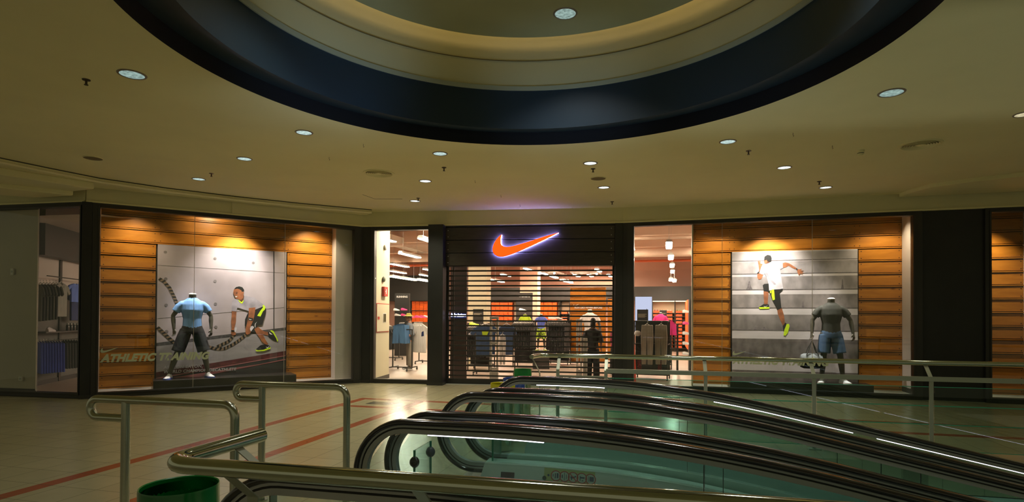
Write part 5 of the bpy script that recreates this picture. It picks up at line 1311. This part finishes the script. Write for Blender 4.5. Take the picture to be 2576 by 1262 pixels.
garment('tee', 'hanging_tshirt', 'bright blue and navy T-shirt behind the pale grey T-shirt at the far left', 'T-shirt', wpl(190, 713, -.3), wf.rz-.1, .50, .45, CP, None, .05)
garment('tee', 'hanging_tshirt', 'navy T-shirt hanging under the bright blue one at the far left', 'T-shirt', wpl(190, 728, -.2), wf.rz-.1, .50, .76, CN, None, .05)
for k in range(9): garment('shorts', 'hanging_shorts', 'royal blue shorts hanging side on from the lower rail at the far left', 'shorts', wpl(96+7*k, 862, -.3), wf.rz+.75, .46, .66, cloth('shorts_royal_blue', (.03,.06,.36,1)), 'royal blue shorts on the lower rail')
for k in range(5): garment('shorts', 'hanging_shorts', 'black shorts hanging side on from the lower rail at the far left', 'shorts', wpl(162+7*k, 862, -.3), wf.rz+.75, .40, .60, CD, 'black shorts on the lower rail')
P = wpl(125, 834, -.3); zs_ = P.z; rl = thing('wall_shelf', 'dark wall shelf holding one trainer and bottles at the far left', 'shelf', wf.w(-.35, -.30, zs_-.03), wf.rz); B(0, L_+.7, 0, .3, 0, .03).build('board', BLACK2, rl)
o = small_shoe_mesh().move((0,0,0), PI/2, 1.15).build('trainer', mat('shoe_grey_white', (.5,.48,.5,1), .5), None, wpl(127, 834, -.25), wf.rz, smooth=True); tag(o, 'grey and white trainer on the wall shelf at the far left', 'trainer')
b0 = None
for k in range(4):
    P = wpl(170+8*k, 834, -.2)
    if b0 is None:
        b0 = thing('sports_bottle', 'clear dark sports bottle on the wall shelf', 'bottle', P, wf.rz, 'bottles on the wall shelf'); MB().lathe([(0,0),(.032,0),(.036,.02),(.036,.14),(.03,.16),(.02,.17),(0,.17)], 14).build('bottle_body', mat('bottle_dark', (.05,.05,.05,1), .15), b0, smooth=True)
        MB().lathe([(.022,.17),(.022,.2),(.01,.21),(0,.22)], 12).build('cap', mat('bottle_cap', (.4,.4,.38,1), .4), b0, smooth=True)
    else: dup(b0, P, wf.rz)
struct(MB().add([(x, y, 3.6) for x, y in ((-13,12.4), (-8.25,11.5), (-6.2,15.2), (-13,16))], [(0,1,2,3)]).build('ceiling_store_left', WHITEW))
# ================================================================== light
w = bpy.data.worlds.new('world'); scn.world = w; w.use_nodes = True
bg = w.node_tree.nodes['Background']; bg.inputs['Color'].default_value = (.72,.66,.40,1); bg.inputs['Strength'].default_value = .26
def spot(name, p, target, e, col=(1,.82,.62), ang=60, blend=.7, size=.04):
    d = bpy.data.lights.new(name, 'SPOT'); d.energy = e; d.color = col; d.spot_size = math.radians(ang); d.spot_blend = blend; d.shadow_soft_size = size
    o = bpy.data.objects.new(name, d); COL.objects.link(o); o.location = p
    o.rotation_euler = (Vector(target)-Vector(p)).to_track_quat('-Z', 'Y').to_euler(); return o
def area(name, p, target, e, sx, sy, col):
    d = bpy.data.lights.new(name, 'AREA'); d.energy = e; d.color = col; d.shape = 'RECTANGLE'; d.size = sx; d.size_y = sy
    o = bpy.data.objects.new(name, d); COL.objects.link(o); o.location = p
    o.rotation_euler = (Vector(target)-Vector(p)).to_track_quat('-Z', 'Y').to_euler(); return o
KD = 9
def fs(fr, u, v, z, tu, tv, tz, e, **k): return spot('display_spot', FF[fr].w(u, v, z), FF[fr].w(tu, tv, tz), e*KD, **k)
WS = (1,.90,.82); WW = (1,.80,.55)
fs('L', 2.7, .16, 3.82, 2.7, .74, 1.0, 62, ang=95, blend=1, col=WS)
fs('L', 3.15, .10, 3.82, 3.10, .74, 1.8, 170, ang=30, blend=1, col=WS)
fs('L', 1.80, .22, 3.82, 1.83, .36, 1.4, 46, ang=34, blend=1, col=WS)
fs('L', 4.3, .12, 3.84, 4.35, .75, 2.1, 48, ang=105, blend=1, col=WW)
fs('L', .8, .12, 3.84, .7, .75, 1.8, 26, ang=110, blend=1, col=WW)
fs('L', 2.2, .12, 3.86, 2.2, .75, 3.4, 14, ang=120, blend=1, col=WW)
fs('R', 3.1, .16, 3.82, 3.2, .74, 1.0, 66, ang=95, blend=1, col=WS)
fs('R', 3.2, .10, 3.82, 3.0, .74, 2.2, 130, ang=22, blend=1, col=WS)
fs('R', 4.35, .22, 3.82, 4.33, .36, 1.4, 46, ang=34, blend=1, col=WS)
fs('R', 5.3, .12, 3.84, 5.4, .75, 1.8, 26, ang=110, blend=1, col=WW)
fs('R', 2.1, .12, 3.84, 1.95, .75, 1.8, 26, ang=110, blend=1, col=WW)
fs('R', 3.6, .12, 3.86, 3.6, .75, 3.4, 12, ang=120, blend=1, col=WW)
fs('R', 7.1, .16, 3.84, 7.2, .75, 2.3, 26, ang=75, blend=1, col=WW)
for (x, y), k, lab, r in DL:
    p = at_z(x, y, CH); spot('downlight_beam', (p.x, p.y, CH-.03), (p.x, p.y, 0), {'dim': 20, 'mid': 85, 'hot': 230, 'cream': 60}[k]*(.35 if x > 1900 else 1), col=(1,.92,.66), ang=125, blend=.9, size=.15).data.specular_factor = .15
for s_, t_ in ((1.5, 6.6), (4.5, 6.6), (1.2, 4.1), (4.5, 4.1), (7.5, 5.4)):  # added unseen fill below the walkways, brightening the void cladding
    p = ST(s_, t_, -2.9); d = bpy.data.lights.new('void_fill_light', 'POINT'); d.energy = 55; d.color = (.95,1,.85); d.shadow_soft_size = .25
    o = bpy.data.objects.new('void_fill_light', d); COL.objects.link(o); o.location = p
for o in [o for o in bpy.data.objects if o.name.startswith('ceiling_downlight') and o.location.z > 5]:
    spot('downlight_beam', o.location+Vector((0,0,-.03)), (o.location.x, o.location.y, 0), 190, col=(1,.97,.85), ang=110, blend=.9, size=.15)  # beams of the disk lamp and its added unseen copies
# added cool fill without fixtures, tinting the navy drum of the dome
for k, (a, e) in enumerate(((2.45, 40), (1.35, 30), (.6, 16))):
    p = (DC[0]+1.6*math.cos(a), DC[1]+1.6*math.sin(a), 3.2); q = (DC[0]+2.9*math.cos(a), DC[1]+2.9*math.sin(a), 4.5)
    spot('dome_fill_light', p, q, e, col=(.5,.7,1), ang=80, blend=1, size=.3)
scn.view_settings.view_transform = 'Standard'; scn.view_settings.look = 'None'
scn.view_settings.exposure = 0; scn.view_settings.gamma = 1; scn.view_settings.use_curve_mapping = False
scn.cycles.use_denoising = True
scn.cycles.max_bounces = 10; scn.cycles.transparent_max_bounces = 40; scn.cycles.glossy_bounces = 5; scn.cycles.diffuse_bounces = 4
scn.cycles.sample_clamp_indirect = 4; scn.cycles.caustics_reflective = False
